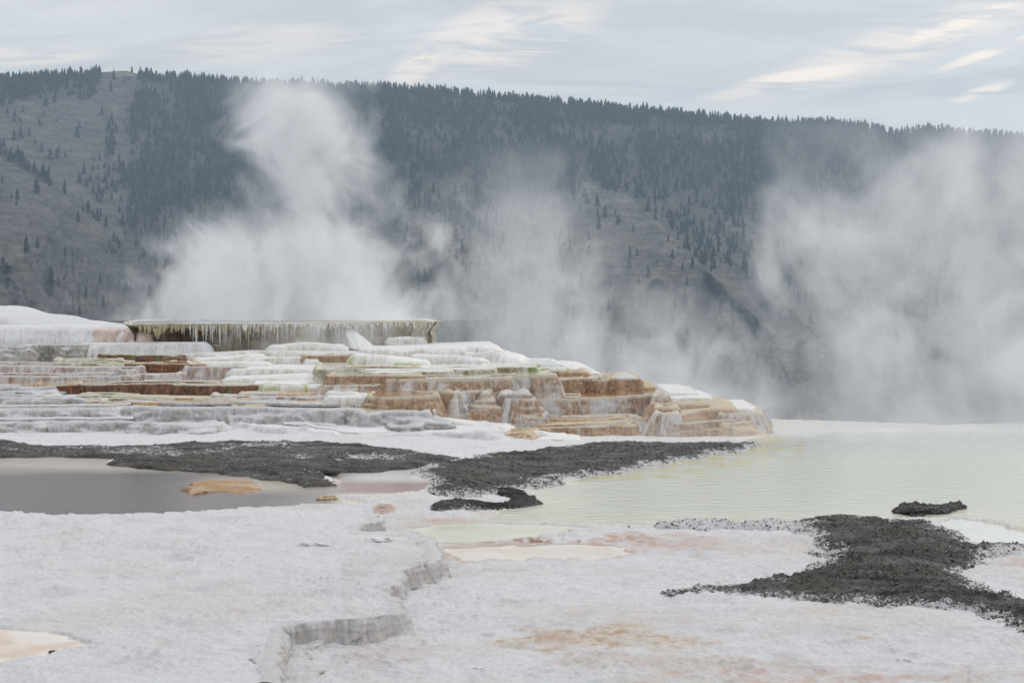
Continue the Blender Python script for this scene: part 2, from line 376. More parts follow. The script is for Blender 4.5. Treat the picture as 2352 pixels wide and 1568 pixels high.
T('second far white shelf just below the highest white shelf', Z8([(480, 268), (600, 266), (760, 264), (880, 266)]), -3.85, -5.1, 'flow', back=4, drape=.5, flute=.6)
T('tan ledge capped with white under the far white shelves', Z8([(490, 330), (600, 328), (740, 326), (860, 328)]), -3.93, -5.1, 'orange', back=4, flare=.35)
T('tan ledge with crumbly slope in the middle of the right steps', Z8([(600, 470), (750, 440), (900, 398), (1050, 390), (1160, 390)]), -4.06, -5.1, 'orange', back=4, flare=.3)
T('lower middle tan step left of the rightmost column', Z8([(600, 565), (760, 555), (950, 540), (1110, 528), (1220, 528)]), -4.42, -5.1, 'tan', back=4, flare=.25)
T('lowest front tan step of the right steps with grey pool', Z8([(610, 640), (800, 640), (980, 638), (1150, 630)]), -4.72, -5.15, 'tan', back=3.5, flare=.2, pool=WT['clear'])
T('far white rim peeking over the rightmost tan column', Z8([(1180, 402), (1300, 396), (1400, 390)]), -4.11, -5.1, 'flow', back=3, drape=.4)
T('rightmost tan column at the end of the terraces', Z8([(1215, 456), (1350, 452), (1460, 452), (1530, 452)]), -4.16, -5.15, 'tanwhite', back=3.5, flare=.38, round_r=.4)
T('small sloping tan apron below the rightmost column', Z8([(1270, 562), (1350, 552), (1420, 550)]), -4.46, -5.15, 'orange', back=1.6, flare=.55)

# --- centre
T('great tan wall with white streaks in the middle of the terraces', Z6([(580, 492), (700, 490), (1000, 485), (1300, 480), (1500, 475), (1700, 468), (1860, 465), (1890, 450), (2000, 440), (2120, 435), (2255, 440)]), -2.88, -4.5, 'tanwhite', back=7, flare=.55, pool=WT['green'], flute=1.6, fr=1.0)
T('knobbly dark olive buttress under the left of the great wall', Z6([(780, 628), (860, 628), (930, 628), (1040, 620), (1100, 630)]), -3.34, -4.5, 'tan', back=3, flare=.7, fr=1.1, flute=2.2)
T('knobbly brown buttress under the centre of the great wall', Z6([(1275, 650), (1330, 630), (1440, 624), (1540, 622), (1590, 650)]), -3.36, -4.5, 'tanwhite', back=3, flare=.6, fr=1.1, flute=2.2)
T('white stepped spur at the right end of the great wall', Z6([(1880, 655), (1920, 645), (1985, 650)]), -3.40, -4.6, 'pink', back=3, flare=.5, fr=1.5)
T('lower white block of the stepped spur by the tan wall', Z6([(1940, 720), (2000, 712), (2060, 722)]), -3.62, -4.7, 'tanwhite', back=3, flare=.35, fr=1.2)
T('little crusty pinnacle ledge left of the long tan wall', Z6([(2060, 695), (2150, 690), (2240, 690)]), -3.75, -4.7, 'tanwhite', back=2.5, flare=.3)
T('low tan bench with brown pool in front of the great wall', Z6([(1060, 905), (1150, 897), (1300, 892), (1500, 885), (1700, 870), (1970, 853), (2110, 852)]), -4.18, -4.95, 'tan', back=5.5, flare=.12, pool=WT['brown'], fr=1.2)
T('pinkish brown bench with pool left of the great wall', Z6([(350, 702), (480, 698), (600, 696), (750, 690), (870, 686)]), -3.42, -4.7, 'tan', back=5, flare=.35, pool=WT['brown'], fr=1.2)
T('streaked tan ledge behind the pinkish bench', Z5([(1870, 858), (2050, 852), (2200, 850), (2350, 846)])+Z6([(120, 560), (260, 560), (420, 528), (570, 526)]), -3.02, -3.7, 'tanwhite', back=5, flare=.25, pool=WT['clear'], at=61.6, vb=905)
T('thin brown ledge above the streaked tan ledge', Z6([(-120, 450), (0, 445), (200, 442), (450, 446), (700, 450)]), -2.79, -3.3, 'tan', back=5, flare=.08, pool=WT['clear'])
T('long grey rimmed step winding behind the great wall', Z5([(1775, 668), (2000, 655), (2200, 652)])+Z6([(180, 412), (450, 414), (700, 416), (770, 402), (1150, 402), (1230, 378), (1640, 372), (1690, 348), (1900, 346), (2040, 347)]), -2.69, -3.1, 'olive', back=8, flare=.06, pool=WT['milky'])
T('thin brown crust step on the milky flats', Z6([(130, 345), (300, 335), (520, 340), (700, 350)]), -2.57, -3.0, 'tan', back=4, flare=.05, at=66.8, vb=850)
T('upper white step with brown patches near the steam edge', Z7([(0, 250), (160, 244), (290, 246), (400, 244), (500, 243)]), -2.86, -3.3, 'tan', back=5, flare=.05, pool=WT['milky'])
T('small tan step beside the upper white step', Z7([(515, 258), (560, 256), (605, 258)]), -2.90, -3.3, 'orange', back=4, flare=.05, lobes=.06)
T('taller tan block at the right end of the upper steps', Z7([(610, 242), (630, 241), (642, 242)]), -2.87, -3.4, 'orange', back=4, flare=.05, lobes=.05, round_r=.2)
T('creamy rim two steps above the round blocks', Z7([(-300, 215), (-100, 210), (100, 212), (300, 206), (515, 205)]), -2.74, -3.1, 'flowgreen', back=5, flare=.08, pool=WT['milky'])
T('topmost creamy rim above the round blocks', Z7([(-400, 175), (-200, 168), (-60, 160), (150, 158), (310, 160)]), -2.58, -2.95, 'flow', back=5, flare=.08, pool=WT['milky'])
T('smooth white hump descending to the steam on the right', Z7([(420, 190), (520, 186), (600, 196)]), -2.72, -3.6, 'flow', back=5, drape=.9, fr=.3, flute=.5)
T('small white knob right of the smooth white hump', Z7([(700, 262), (740, 260), (770, 268)]), -3.0, -3.8, 'flow', back=3, drape=.6, fr=.3, flute=.5)
# white flowstone mound in the middle
T('upper lobe of the white flowstone mound', Z6([(300, 130), (600, 124), (1000, 118), (1300, 103), (1550, 92), (1620, 112)]), -1.86, -2.9, 'flow', back=9, drape=2.6, fr=.4, flute=1.2, lobes=.3, at=75, vb=815)
T('right shoulder of the white flowstone mound', Z6([(1500, 175), (1650, 160), (1800, 190), (1900, 232)]), -2.22, -3.2, 'flow', back=7, drape=2.2, fr=.3, flute=1.0, at=73, vb=835)
T('lower lobe of the white flowstone mound', Z6([(880, 202), (1000, 198), (1200, 198), (1330, 212), (1430, 240)]), -2.15, -2.8, 'flow', back=7, drape=1.5, fr=.4, flute=1.2, at=72, vb=836)
T('white flow with yellow green algae beside the brown block', Z6([(190, 200), (300, 195), (420, 202), (560, 240), (740, 258)]), -2.16, -2.9, 'flowgreen', back=7, drape=1.3, fr=.3, flute=1.2, at=71.5, vb=836)
T('wide brown block standing among the white flows', Z5([(1600, 505), (1750, 502), (1900, 502), (2050, 497), (2200, 494)]), -2.09, -2.9, 'tan', back=6, flare=.05, at=75, vb=838)
T('rounded white cascade left of the brown block', Z5([(950, 530), (1100, 520), (1300, 515), (1500, 518), (1580, 545)]), -2.10, -2.9, 'flow', back=6, drape=.7, fr=.7, flute=1.4, at=75, vb=838)
T('low white cascade under the dripping overhang', Z5([(380, 535), (520, 520), (700, 505), (860, 490)]), -2.08, -2.9, 'flow', back=6, drape=.9, fr=.6, flute=1.4, at=75.5, vb=826)
T('white shelf spreading under the dripping overhang', Z5([(-300, 500), (0, 488), (400, 470), (900, 440), (1400, 445), (1800, 460), (2250, 452)]), -1.95, -2.8, 'flow', back=14, drape=1.1, fr=.5, flute=1.0, at=77.5, vb=818)
T('raised white hump against the foot of the overhang', Z5([(1250, 375), (1450, 345), (1650, 345), (1850, 375)]), -1.55, -2.6, 'flow', back=7, drape=1.6, fr=.3, flute=.8, at=79, vb=806)
T('white shelf left of the long tan and grey wall', Z5([(0, 592), (250, 588), (560, 585), (800, 580), (950, 590)]), -2.36, -3.0, 'flow', back=6, drape=.5, fr=.5, flute=1.2, at=72.5, vb=846)
T('double rounded white cushion under the white cascades', Z5([(800, 660), (1000, 652), (1300, 650), (1500, 655), (1700, 652), (1760, 680)]), -2.66, -3.3, 'flow', back=6, drape=.55, fr=.5, flute=1.2, lobes=.4, lobelen=3, at=69, vb=858)
T('thin white sheet of rimstone in the centre of the flats', Z5([(800, 765), (1000, 770), (1250, 760), (1500, 755), (1680, 745), (1720, 720)]), -2.98, -3.5, 'flow', back=5, drape=.7, fr=.6, flute=1.4, at=66.5, vb=874)
T('lower thin white sheet of rimstone above the green drips', Z5([(1080, 805), (1250, 795), (1420, 790), (1500, 800)]), -3.10, -3.5, 'flow', back=4, drape=.6, fr=.5, flute=1.4, at=65.4, vb=880)
T('white overflow bulging to the right of the green drips', Z5([(1470, 855), (1600, 842), (1750, 838), (1870, 850)]), -3.16, -3.9, 'flow', back=5, drape=.7, fr=.5, flute=1.4, at=64, vb=893)
T('short white flow with bright green algae stripes', Z5([(1095, 832), (1200, 828), (1300, 828), (1390, 832)]), -3.18, -3.9, 'flowgreen', back=4, drape=.35, fr=.3, flute=1.4, at=63.6, vb=893)
T('white cascade beside the pinkish brown bench', Z5([(1945, 925), (2030, 918), (2100, 935), (2180, 965), (2300, 968)]), -3.45, -4.0, 'flow', back=4, drape=.5, fr=.7, flute=1.4, at=60.2, vb=906)
T('lower white cascade pooling before the pinkish bench', Z5([(1945, 990), (2050, 985), (2200, 990), (2350, 985)])+Z6([(250, 690)]), -3.62, -4.2, 'flow', back=4, drape=.5, fr=.5, flute=1.4, at=58.8, vb=925)

# --- top pool with the dripping overhang
top = terrace('overhanging_terrace', 'highest pool with dripping icicle fringed brown overhang', 'terrace',
    [(318, 747, 78), (360, 747, 78), (450, 747, 78.5), (600, 746, 79.5), (700, 745, 80.5), (800, 743.5, 81.5), (900, 741.5, 83), (960, 740, 84), (988, 740, 85)],
    -0.72, -2.1, M['drip'], back=38, flare=0, overhang=.75, pool=WT['milky'], rim=.06, lobes=.35, round_r=.9, fr=1.2, flute=1.5)

T('smooth white bank under the left of the highest pool', Z4([(-2600, 300), (-1200, 300), (0, 303), (400, 302), (800, 300), (1200, 300), (1500, 299)]), -0.80, -2.0, 'bank', back=48, drape=2.6, fr=.6, flute=.8)
T('pinkish orange slope where the bank meets the overhang', Z4([(1150, 330), (1350, 325), (1500, 325), (1620, 335), (1700, 350)]), -1, -2, 'pinkslope', back=3, drape=1.2, fr=.6, flute=.8, at=79.3, vb=785)
# --- left column
T('broad grey white wall below the smooth bank', Z4([(-2600, 530), (-1200, 535), (0, 540), (280, 545), (330, 520), (500, 515), (800, 516), (1080, 515)]), -1.80, -2.8, 'grey', back=10, flare=.3, fr=1.8, flute=1.4)
T('rounded white bank running right from the grey wall', Z4([(1100, 500), (1400, 495), (1700, 492), (2000, 490), (2250, 492)]), -1.82, -2.8, 'bank', back=8, drape=1.1, fr=.7, flute=1.2, at=78, vb=812)
T('olive stained ledge with bright green moss under the bank', Z4([(1290, 640), (1450, 636), (1620, 640), (1800, 645), (2020, 645)]), -2.24, -2.9, 'rustgreen', back=5, flare=.08, pool=WT['green'], at=75, vb=824)
T('thin pale ledge left of the olive stained ledge', Z4([(770, 698), (950, 697), (1100, 694), (1270, 690)]), -2.46, -2.9, 'olive', back=5, flare=.06, pool=WT['green'], at=73.6, vb=832)
T('yellow green crust shelf above the pinkish white wall', Z4([(780, 738), (1100, 742), (1500, 742), (1900, 730)]), -2.53, -2.9, 'olive', back=5, flare=.04, at=72, vb=841)
T('pinkish white upright wall on the left side', Z4([(-2600, 750), (-1200, 760), (0, 768), (300, 774), (640, 780), (820, 786), (1200, 784), (1500, 782)]), -2.60, -3.4, 'pink', back=7, flare=.08, flute=1.4, pool=WT['clear'], at=70, vb=862)
T('small rounded pink block at the end of the pinkish wall', Z4([(1435, 822), (1490, 818), (1545, 820)]), -2.72, -3.5, 'pink', back=2.5, flare=.06, round_r=.25, lobes=.05, at=69, vb=868)
T('brown streaked wall right of the rounded pink block', Z4([(1560, 745), (1750, 742), (1990, 744), (2200, 748)])+Z5([(100, 600), (200, 606)]), -2.55, -3.4, 'rust', back=6, flare=.12, at=71, vb=862)
T('grey half of the streaked wall fading into white flow', Z5([(215, 634), (350, 632), (520, 632), (690, 634)]), -2.62, -3.5, 'pink', back=6, flare=.12, at=69.8, vb=866)
T('low step at the foot of the brown streaked wall', Z4([(1560, 870), (1700, 872), (1840, 872), (2010, 862)]), -2.94, -3.5, 'pink', back=3, flare=.06, at=68.2, vb=866)
T('long thin white step below the pinkish wall', Z4([(-2600, 880), (-1200, 886), (0, 892), (400, 898), (700, 902), (1100, 892), (1460, 888)]), -3.06, -3.6, 'pink', back=6, flare=.1, at=67, vb=884)
T('dark rust red wall with a brimming pool on the left', Z4([(480, 1004), (600, 1002), (760, 998), (890, 992)]), -3.23, -3.9, 'rust', back=6, flare=.06, pool=WT['clear'], round_r=.2, at=63, vb=908)
T('long dark rust wall with green moss stripes in the middle', Z4([(955, 995), (1150, 994), (1400, 984), (1750, 980), (2050, 978)])+Z5([(40, 846), (200, 850), (380, 853), (600, 853), (800, 852), (1000, 843), (1080, 832)]), -3.22, -3.9, 'rustgreen', back=6, flare=.06, pool=WT['clear'], round_r=.2, at=63.6, vb=907)
T('double white step left of the dark rust wall', Z4([(-2600, 1020), (-1200, 1022), (0, 1026), (200, 1024), (450, 1022)]), -3.30, -3.9, 'white', back=5, flare=.15, fr=1.5, pool=WT['brown'], at=62.2, vb=900)
T('lower white step left of the dark rust wall', Z4([(-2600, 1075), (0, 1078), (200, 1074), (460, 1076)]), -3.42, -3.9, 'white', back=3, flare=.15, fr=1.5, at=61, vb=908)
T('crusted orange ripple step under the dark rust wall', Z4([(500, 1140), (900, 1145), (1300, 1150), (1800, 1160), (2350, 1150)])+Z5([(500, 1010)]), -3.66, -4.1, 'olive', back=4, flare=.04, lobes=.5)
T('second crusted yellow ripple step above the shallow pool', Z4([(1150, 1195), (1500, 1198), (1900, 1192), (2300, 1180)])+Z5([(400, 1040), (700, 1030)]), -3.72, -4.1, 'orange', back=3, flare=.04, lobes=.5)
T('thin white step above the lower left shallow pool', Z4([(-2600, 1130), (-800, 1135), (0, 1140), (300, 1142), (600, 1140), (880, 1140), (1100, 1175)]), -3.62, -4.2, 'white', back=4, flare=.12, lobes=.4, fr=1.5)
T('long orange rimmed step in front of the green mossed wall', Z5([(900, 956), (1200, 956), (1500, 955), (1680, 950), (1800, 938), (1935, 932)]), -3.47, -4.0, 'orange', back=3.5, flare=.05, pool=WT['brown'], at=61.6, vb=912)
T('white and pink shelf with a sharp orange right corner', Z5([(555, 970), (800, 975), (1100, 985), (1400, 985), (1700, 976), (1935, 980)]), -3.56, -4.1, 'pink', back=3, flare=.12, fr=1.3, at=60.6, vb=922)
T('gravelly orange apron beside the lower shallow pool', Z5([(820, 1090), (1100, 1068), (1350, 1055), (1600, 1045)]), -3.80, -4.2, 'orange', back=2.5, flare=.2, fr=1.5)
T('wide blocky white wall holding the lower shallow pool', Z4([(-2600, 1285), (-1200, 1285), (0, 1282), (500, 1278), (900, 1275), (1300, 1268), (1600, 1240)])+Z5([(-60, 1108), (200, 1112), (500, 1108), (820, 1098), (1100, 1108), (1400, 1124), (1800, 1128), (2050, 1112)])+Z6([(200, 885), (420, 862), (780, 858), (815, 868)]), -3.86, -5.0, 'white', back=6.5, flare=.55, pool=WT['clear'], fr=2.6, flute=1.2, lobes=.4)
T('white crumbly step at the foot of the wide white wall', Z4([(-2600, 1420), (-1200, 1425), (0, 1432), (400, 1428), (700, 1418), (1100, 1425), (1500, 1418)])+Z5([(-60, 1300), (200, 1345), (330, 1330)]), -4.24, -5.0, 'white', back=3.5, flare=.4, fr=2.5, lobes=.5)
T('low grey ledge jutting right of the wide white wall', Z6([(600, 1050), (800, 1040), (880, 992), (1015, 1004)]), -4.32, -5.0, 'grey', back=2.2, flare=.2, fr=1.5)
T('long low white lip curving below the white wall', Z5([(1000, 1330), (1500, 1345)])+Z6([(0, 1155), (150, 1168), (420, 1150), (700, 1128), (1000, 1112), (1300, 1100), (1560, 1092)]), -4.52, -5.1, 'bank', back=3.0, flare=.45, fr=1.8, lobes=.5)
T('bright white cascade left of the low tan bench', Z6([(870, 930), (960, 925), (1120, 935), (1280, 975), (1450, 1000), (1680, 1030)]), -4.36, -5.0, 'flow', back=3.5, drape=1.2, fr=.8, flute=1)
T('orange rimmed little pool ending the white lip', Z6([(1600, 1100), (1680, 1135), (1850, 1132), (1960, 1110), (2060, 1100)]), -4.74, -5.2, 'orange', back=3.2, flare=.15, pool=WT['brown'], fr=1.3)
T('crumbling orange steps right below the little orange pool', Z6([(1960, 1165), (2050, 1150), (2110, 1175)]), -4.84, -5.2, 'orange', back=1.8, flare=.25, fr=1.6)
T('bright white cascade beside the little orange pool', Z7([(20, 945), (100, 940), (200, 945), (300, 985)]), -4.75, -5.2, 'flow', back=3, drape=.6, fr=.8)
T('low white apron at the foot of the tan terraces', Z7([(60, 1050), (250, 1040), (460, 1045)]), -4.9, -5.2, 'flow', back=2.5, drape=.5, fr=.6)

# --- icicles and water threads of the overhang
def spikes(name, n, u0, u1, lw, ll, m, parent, off, label=None):
    Vs, Fs = [], []
    base = np.array([px(u, v, d=d) for u, v, d in ((318, 747, 78), (450, 747, 78.5), (600, 746, 79.5), (700, 745, 80.5), (800, 743.5, 81.5), (900, 741.5, 83), (960, 740, 84), (990, 740, 85))])
    us = np.array([318, 450, 600, 700, 800, 900, 960, 990])
    for k in range(n):
        u = random.uniform(u0, u1); b = np.array([np.interp(u, us, base[:, j]) for j in range(3)])
        b[1] -= off+random.uniform(-.1, .16); L = random.uniform(*ll)*(0.35+1.5*abs(float(pn(u/17., 3.3)))**.8); w = random.uniform(*lw)
        b[2] += 0.02
        c0 = len(Vs)
        prof = [(0, 1.0), (.25, .95), (.6, .6), (.85, .35), (1, .05)]
        lean = random.uniform(-.03, .03)
        for t, r in prof:
            for j in range(5):
                a = j*2*math.pi/5
                Vs.append((b[0]+w*r*math.cos(a)+lean*t, b[1]+w*r*math.sin(a)+0.35*t*off, b[2]-L*t))
        for i in range(len(prof)-1):
            for j in range(5):
                Fs.append((c0+i*5+j, c0+(i+1)*5+j, c0+(i+1)*5+(j+1) % 5, c0+i*5+(j+1) % 5))
    V = np.array(Vs)-np.array(parent.location) if parent else np.array(Vs)
    if parent: pass
    o = mesh_obj(name, V, Fs, m, parent)
    o['kind'] = 'stuff'
    return o
t_, m_ = mat('cream_drip_stone'); t_.bsdf(t_.mix(t_.noise(t_.obj(), 3.0, 3), (0.34, 0.26, 0.13), (0.66, 0.60, 0.46)), 0.5, t_.bump(t_.noise(t_.obj(), 12, 3), .6, .03))
t2_, m2_ = mat('falling_water'); t2_.bsdf((0.85, 0.86, 0.87), 0.25)
spikes('stalactites', 300, 322, 700, (.04, .11), (.12, .62), m_, top, .06)
spikes('stalactites', 160, 690, 992, (.05, .12), (.10, .45), m_, top, .08)
spikes('stalactites', 260, 560, 992, (.05, .11), (.12, .42), M['flow'], top, .12)
spikes('water_threads', 120, 420, 900, (.010, .020), (.9, 1.3), m2_, top, .22)
# sloping cone of flowstone propping the overhang
def buttress(name, label, pts, m):
    P = np.array([px(u, v, d=d) for u, v, d, r in pts]); rad = np.array([p[3] for p in pts]); tt_ = np.linspace(0, 1, 60)
    k = np.linspace(0, 1, len(pts)); Q = np.stack([np.interp(tt_, k, P[:, j]) for j in range(3)], 1); rr = np.interp(tt_, k, rad)
    a = np.linspace(0, 2*math.pi, 40, endpoint=False); A, T_ = np.meshgrid(a, tt_)
    rr = rr[:, None]*(1+.25*pn(A*2.5, T_*1.5, 3.)+.12*pn(A*7, T_*3, 5.))
    V = np.stack([Q[:, 0:1]+rr*np.cos(A), Q[:, 1:2]+rr*np.sin(A), Q[:, 2:3]+0*A-.1*np.abs(pn(A*3, T_*6, 2.))], -1).reshape(-1, 3)
    i = np.arange(59*40); r_, c_ = i//40, i % 40; c2 = (c_+1) % 40
    Fs = np.stack([r_*40+c_, r_*40+c2, (r_+1)*40+c2, (r_+1)*40+c_], 1)
    return tag(mesh_obj(name, V, Fs, m, attrs={'t': np.full(len(V), .5)}, uv=np.stack([A.ravel(), V[:, 2]*2], 1)), label, 'buttress', 'stepped travertine terraces')
buttress('flowstone_buttress', 'slanting white buttress of flowstone propping the overhang', [(795, 748, 82.3, .22), (806, 760, 81.8, .34), (818, 774, 81.1, .45), (830, 790, 80.4, .6), (838, 802, 80, .66)], M['flow'])
T('white pedestal under the right tip of the overhang', [(905, 775, 82), (935, 772, 83), (962, 774, 84)], -1.5, -2.2, 'flow', back=3, drape=.35, fr=.6, flute=1.5)

# --- white mound at far left, above eye level
def mound(name, label, prof, d, depth, m):
    us = np.linspace(prof[0][0], prof[-1][0], 260)
    hv = np.interp(us, [p[0] for p in prof], [p[1] for p in prof]); hv = np.convolve(np.pad(hv, 5, 'edge'), np.ones(11)/11, 'valid')
    hz = -(hv-V0)/F*d; z0 = -0.95; x = (us-U0)/F*d
    k = np.linspace(-1, 1, 40)
    X, K = np.meshgrid(x, k); HZ = np.tile(hz, (40, 1))
    Z = z0+(HZ-z0)*np.sqrt(np.clip(1-np.abs(K)**2.2, 0, 1)); Y = d+K*depth/2
    Z = Z+0.03*fbm(X*1.2, Y*1.2, 1, o=4)+0.05*np.sin(Z*14+X*.2)*sstep(-.1, -.6, K)
    V = np.stack([X, Y, Z], -1).reshape(-1, 3)
    uv = np.stack([X, Z], -1).reshape(-1, 2)
    o = mesh_obj(name, V, grid_faces(40, 260), m, attrs={'t': np.full(len(V), .5)}, uv=uv); return tag(o, label, 'mound')
mound('travertine_mound', 'smooth white dome at the far left behind the highest pool', [(-900, 735), (-500, 712), (-200, 705), (0, 702), (52, 702), (66, 709), (80, 716), (98, 720), (120, 721.5), (150, 722), (158, 724.5), (172, 730), (190, 738), (215, 745), (260, 753)], 90, 9, M['bank'])

# ------------------------------------------------------------------ ground
PLAT = [(-900, 1180), (-300, 1178), (0, 1176), (100, 1174), (200, 1178), (330, 1177), (450, 1173), (600, 1164), (689, 1158), (799, 1159), (843, 1168), (861, 1186), (865, 1197), (835, 1201), (806, 1212), (835, 1223), (894, 1223), (945, 1228), (982, 1241), (995, 1256), (1002, 1274), (1000, 1289), (960, 1296), (916, 1307), (912, 1329), (872, 1355), (894, 1373), (909, 1395), (905, 1408), (854, 1417), (762, 1424), (689, 1430), (640, 1440), (636, 1463), (622, 1494), (625, 1535), (612, 1568), (590, 1700), (560, 2600), (-4000, 2600), (-4000, 1180)]
BEN2 = [(600, 1400), (909, 1380), (925, 1420), (835, 1462), (803, 1457), (735, 1462), (728, 1484), (684, 1491), (700, 1511), (714, 1535), (721, 1568), (730, 1700), (730, 2600), (500, 2600), (500, 1500)]
LPOOL = [(-4000, 1046), (-600, 1046), (0, 1048), (110, 1044), (250, 1043), (290, 1050), (245, 1062), (420, 1077), (520, 1083), (640, 1100), (700, 1112), (780, 1112), (760, 1098), (735, 1087), (790, 1079), (880, 1076), (960, 1073), (985, 1078), (945, 1090), (985, 1098), (1000, 1112), (962, 1130), (900, 1137), (790, 1141), (870, 1159), (700, 1164), (600, 1168), (450, 1178), (330, 1182), (200, 1184), (100, 1181), (0, 1181), (-600, 1184), (-4000, 1184)]
RPOOL = [(1222, 1112), (1300, 1105), (1380, 1086), (1500, 1064), (1600, 1047), (1700, 1032), (1745, 1022), (1700, 1010), (1770, 998), (1850, 990), (2000, 984), (2150, 979), (2352, 977), (2900, 975), (4500, 974), (4500, 1300), (2900, 1262), (2500, 1240), (2352, 1216), (2280, 1200), (2210, 1186), (2120, 1194), (2000, 1192), (1900, 1196), (1700, 1197), (1600, 1200), (1480, 1208), (1350, 1205), (1200, 1200), (1100, 1193), (1150, 1170), (1240, 1152), (1210, 1130)]
S1 = [(935, 1214), (1050, 1203), (1100, 1199), (1200, 1205), (1300, 1208), (1350, 1214), (1300, 1228), (1240, 1236), (1120, 1246), (1030, 1252), (1000, 1250), (990, 1240), (960, 1225)]
S2 = [(1015, 1264), (1100, 1256), (1300, 1252), (1420, 1256), (1455, 1272), (1420, 1285), (1300, 1287), (1150, 1291), (1060, 1293), (1030, 1280)]
S3 = [(-1200, 1438), (0, 1443), (120, 1452), (240, 1475), (180, 1490), (100, 1510), (0, 1525), (-1200, 1545)]
S4 = [(2140, 1196), (2215, 1190), (2290, 1205), (2352, 1220), (2600, 1246), (3000, 1262), (3000, 1268), (2600, 1258), (2352, 1250), (2240, 1248), (2190, 1222)]
S5 = [(780, 1149), (900, 1142), (1000, 1138), (1120, 1130), (1120, 1138), (1000, 1143), (880, 1150), (868, 1154)]
GA = [(-4000, 1005), (-600, 1005), (0, 1012), (80, 1025), (270, 1030), (400, 1022), (600, 1017), (820, 1022), (870, 1030), (980, 1042), (1045, 1050), (1015, 1064), (950, 1072), (860, 1079), (760, 1082), (740, 1100), (772, 1110), (700, 1114), (640, 1099), (500, 1083), (400, 1077), (245, 1062), (270, 1050), (120, 1045), (0, 1048), (-600, 1050), (-4000, 1050)]
GM = [(948, 1087), (1000, 1066), (1060, 1056), (1150, 1041), (1300, 1026), (1440, 1017), (1550, 1019), (1745, 1019), (1700, 1033), (1600, 1047), (1500, 1064), (1400, 1084), (1300, 1096), (1225, 1108), (1290, 1106), (1180, 1120), (1180, 1127), (1050, 1134), (965, 1134), (1000, 1115), (985, 1100)]
GM2 = [(1110, 1128), (1180, 1125), (1220, 1138), (1245, 1150), (1180, 1160), (1100, 1171), (1040, 1182), (985, 1184), (1010, 1173), (1080, 1162), (1160, 1153), (1190, 1146), (1130, 1135)]
GR = [(1461, 1206), (1544, 1204), (1577, 1199), (1647, 1194), (1730, 1196), (1834, 1199), (1867, 1199), (1900, 1192), (1958, 1188), (1979, 1192), (2041, 1193), (2124, 1203), (2186, 1225), (2240, 1248), (2289, 1250), (2352, 1251), (2800, 1255), (2700, 1275), (2352, 1262), (2289, 1272), (2227, 1301), (2186, 1322), (2240, 1338), (2289, 1363), (2352, 1392), (2700, 1560), (3200, 1900), (3000, 1950), (2700, 1640), (2352, 1442), (2289, 1427), (2165, 1408), (2041, 1394), (1917, 1386), (1792, 1374), (1668, 1369), (1585, 1368), (1523, 1367), (1585, 1358), (1668, 1344), (1771, 1332), (1813, 1316), (1875, 1303), (1896, 1280), (1875, 1251), (1834, 1229), (1792, 1216), (1709, 1211), (1627, 1210), (1544, 1210)]
GI = [(2055, 1173), (2080, 1163), (2150, 1165), (2200, 1158), (2215, 1169), (2150, 1180), (2100, 1186), (2060, 1180)]
W_ = {'plat': poly_world(PLAT, -4.6), 'ben2': poly_world(BEN2, -4.82), 'lp': poly_world(LPOOL, -4.68), 'rp': poly_world(RPOOL, -5.0),
      's1': poly_world(S1, -4.99), 's2': poly_world(S2, -4.98), 's3': poly_world(S3, -4.6), 's4': poly_world(S4, -4.99), 's5': poly_world(S5, -4.72),
      'ga': poly_world(GA, -4.62), 'gm': np.array([px(u, v, land_z(u)+.03)[:2] for u, v in GM]), 'gm2': poly_world(GM2, -4.92), 'gr': poly_world(GR, -4.93), 'gi': poly_world(GI, -4.98)}

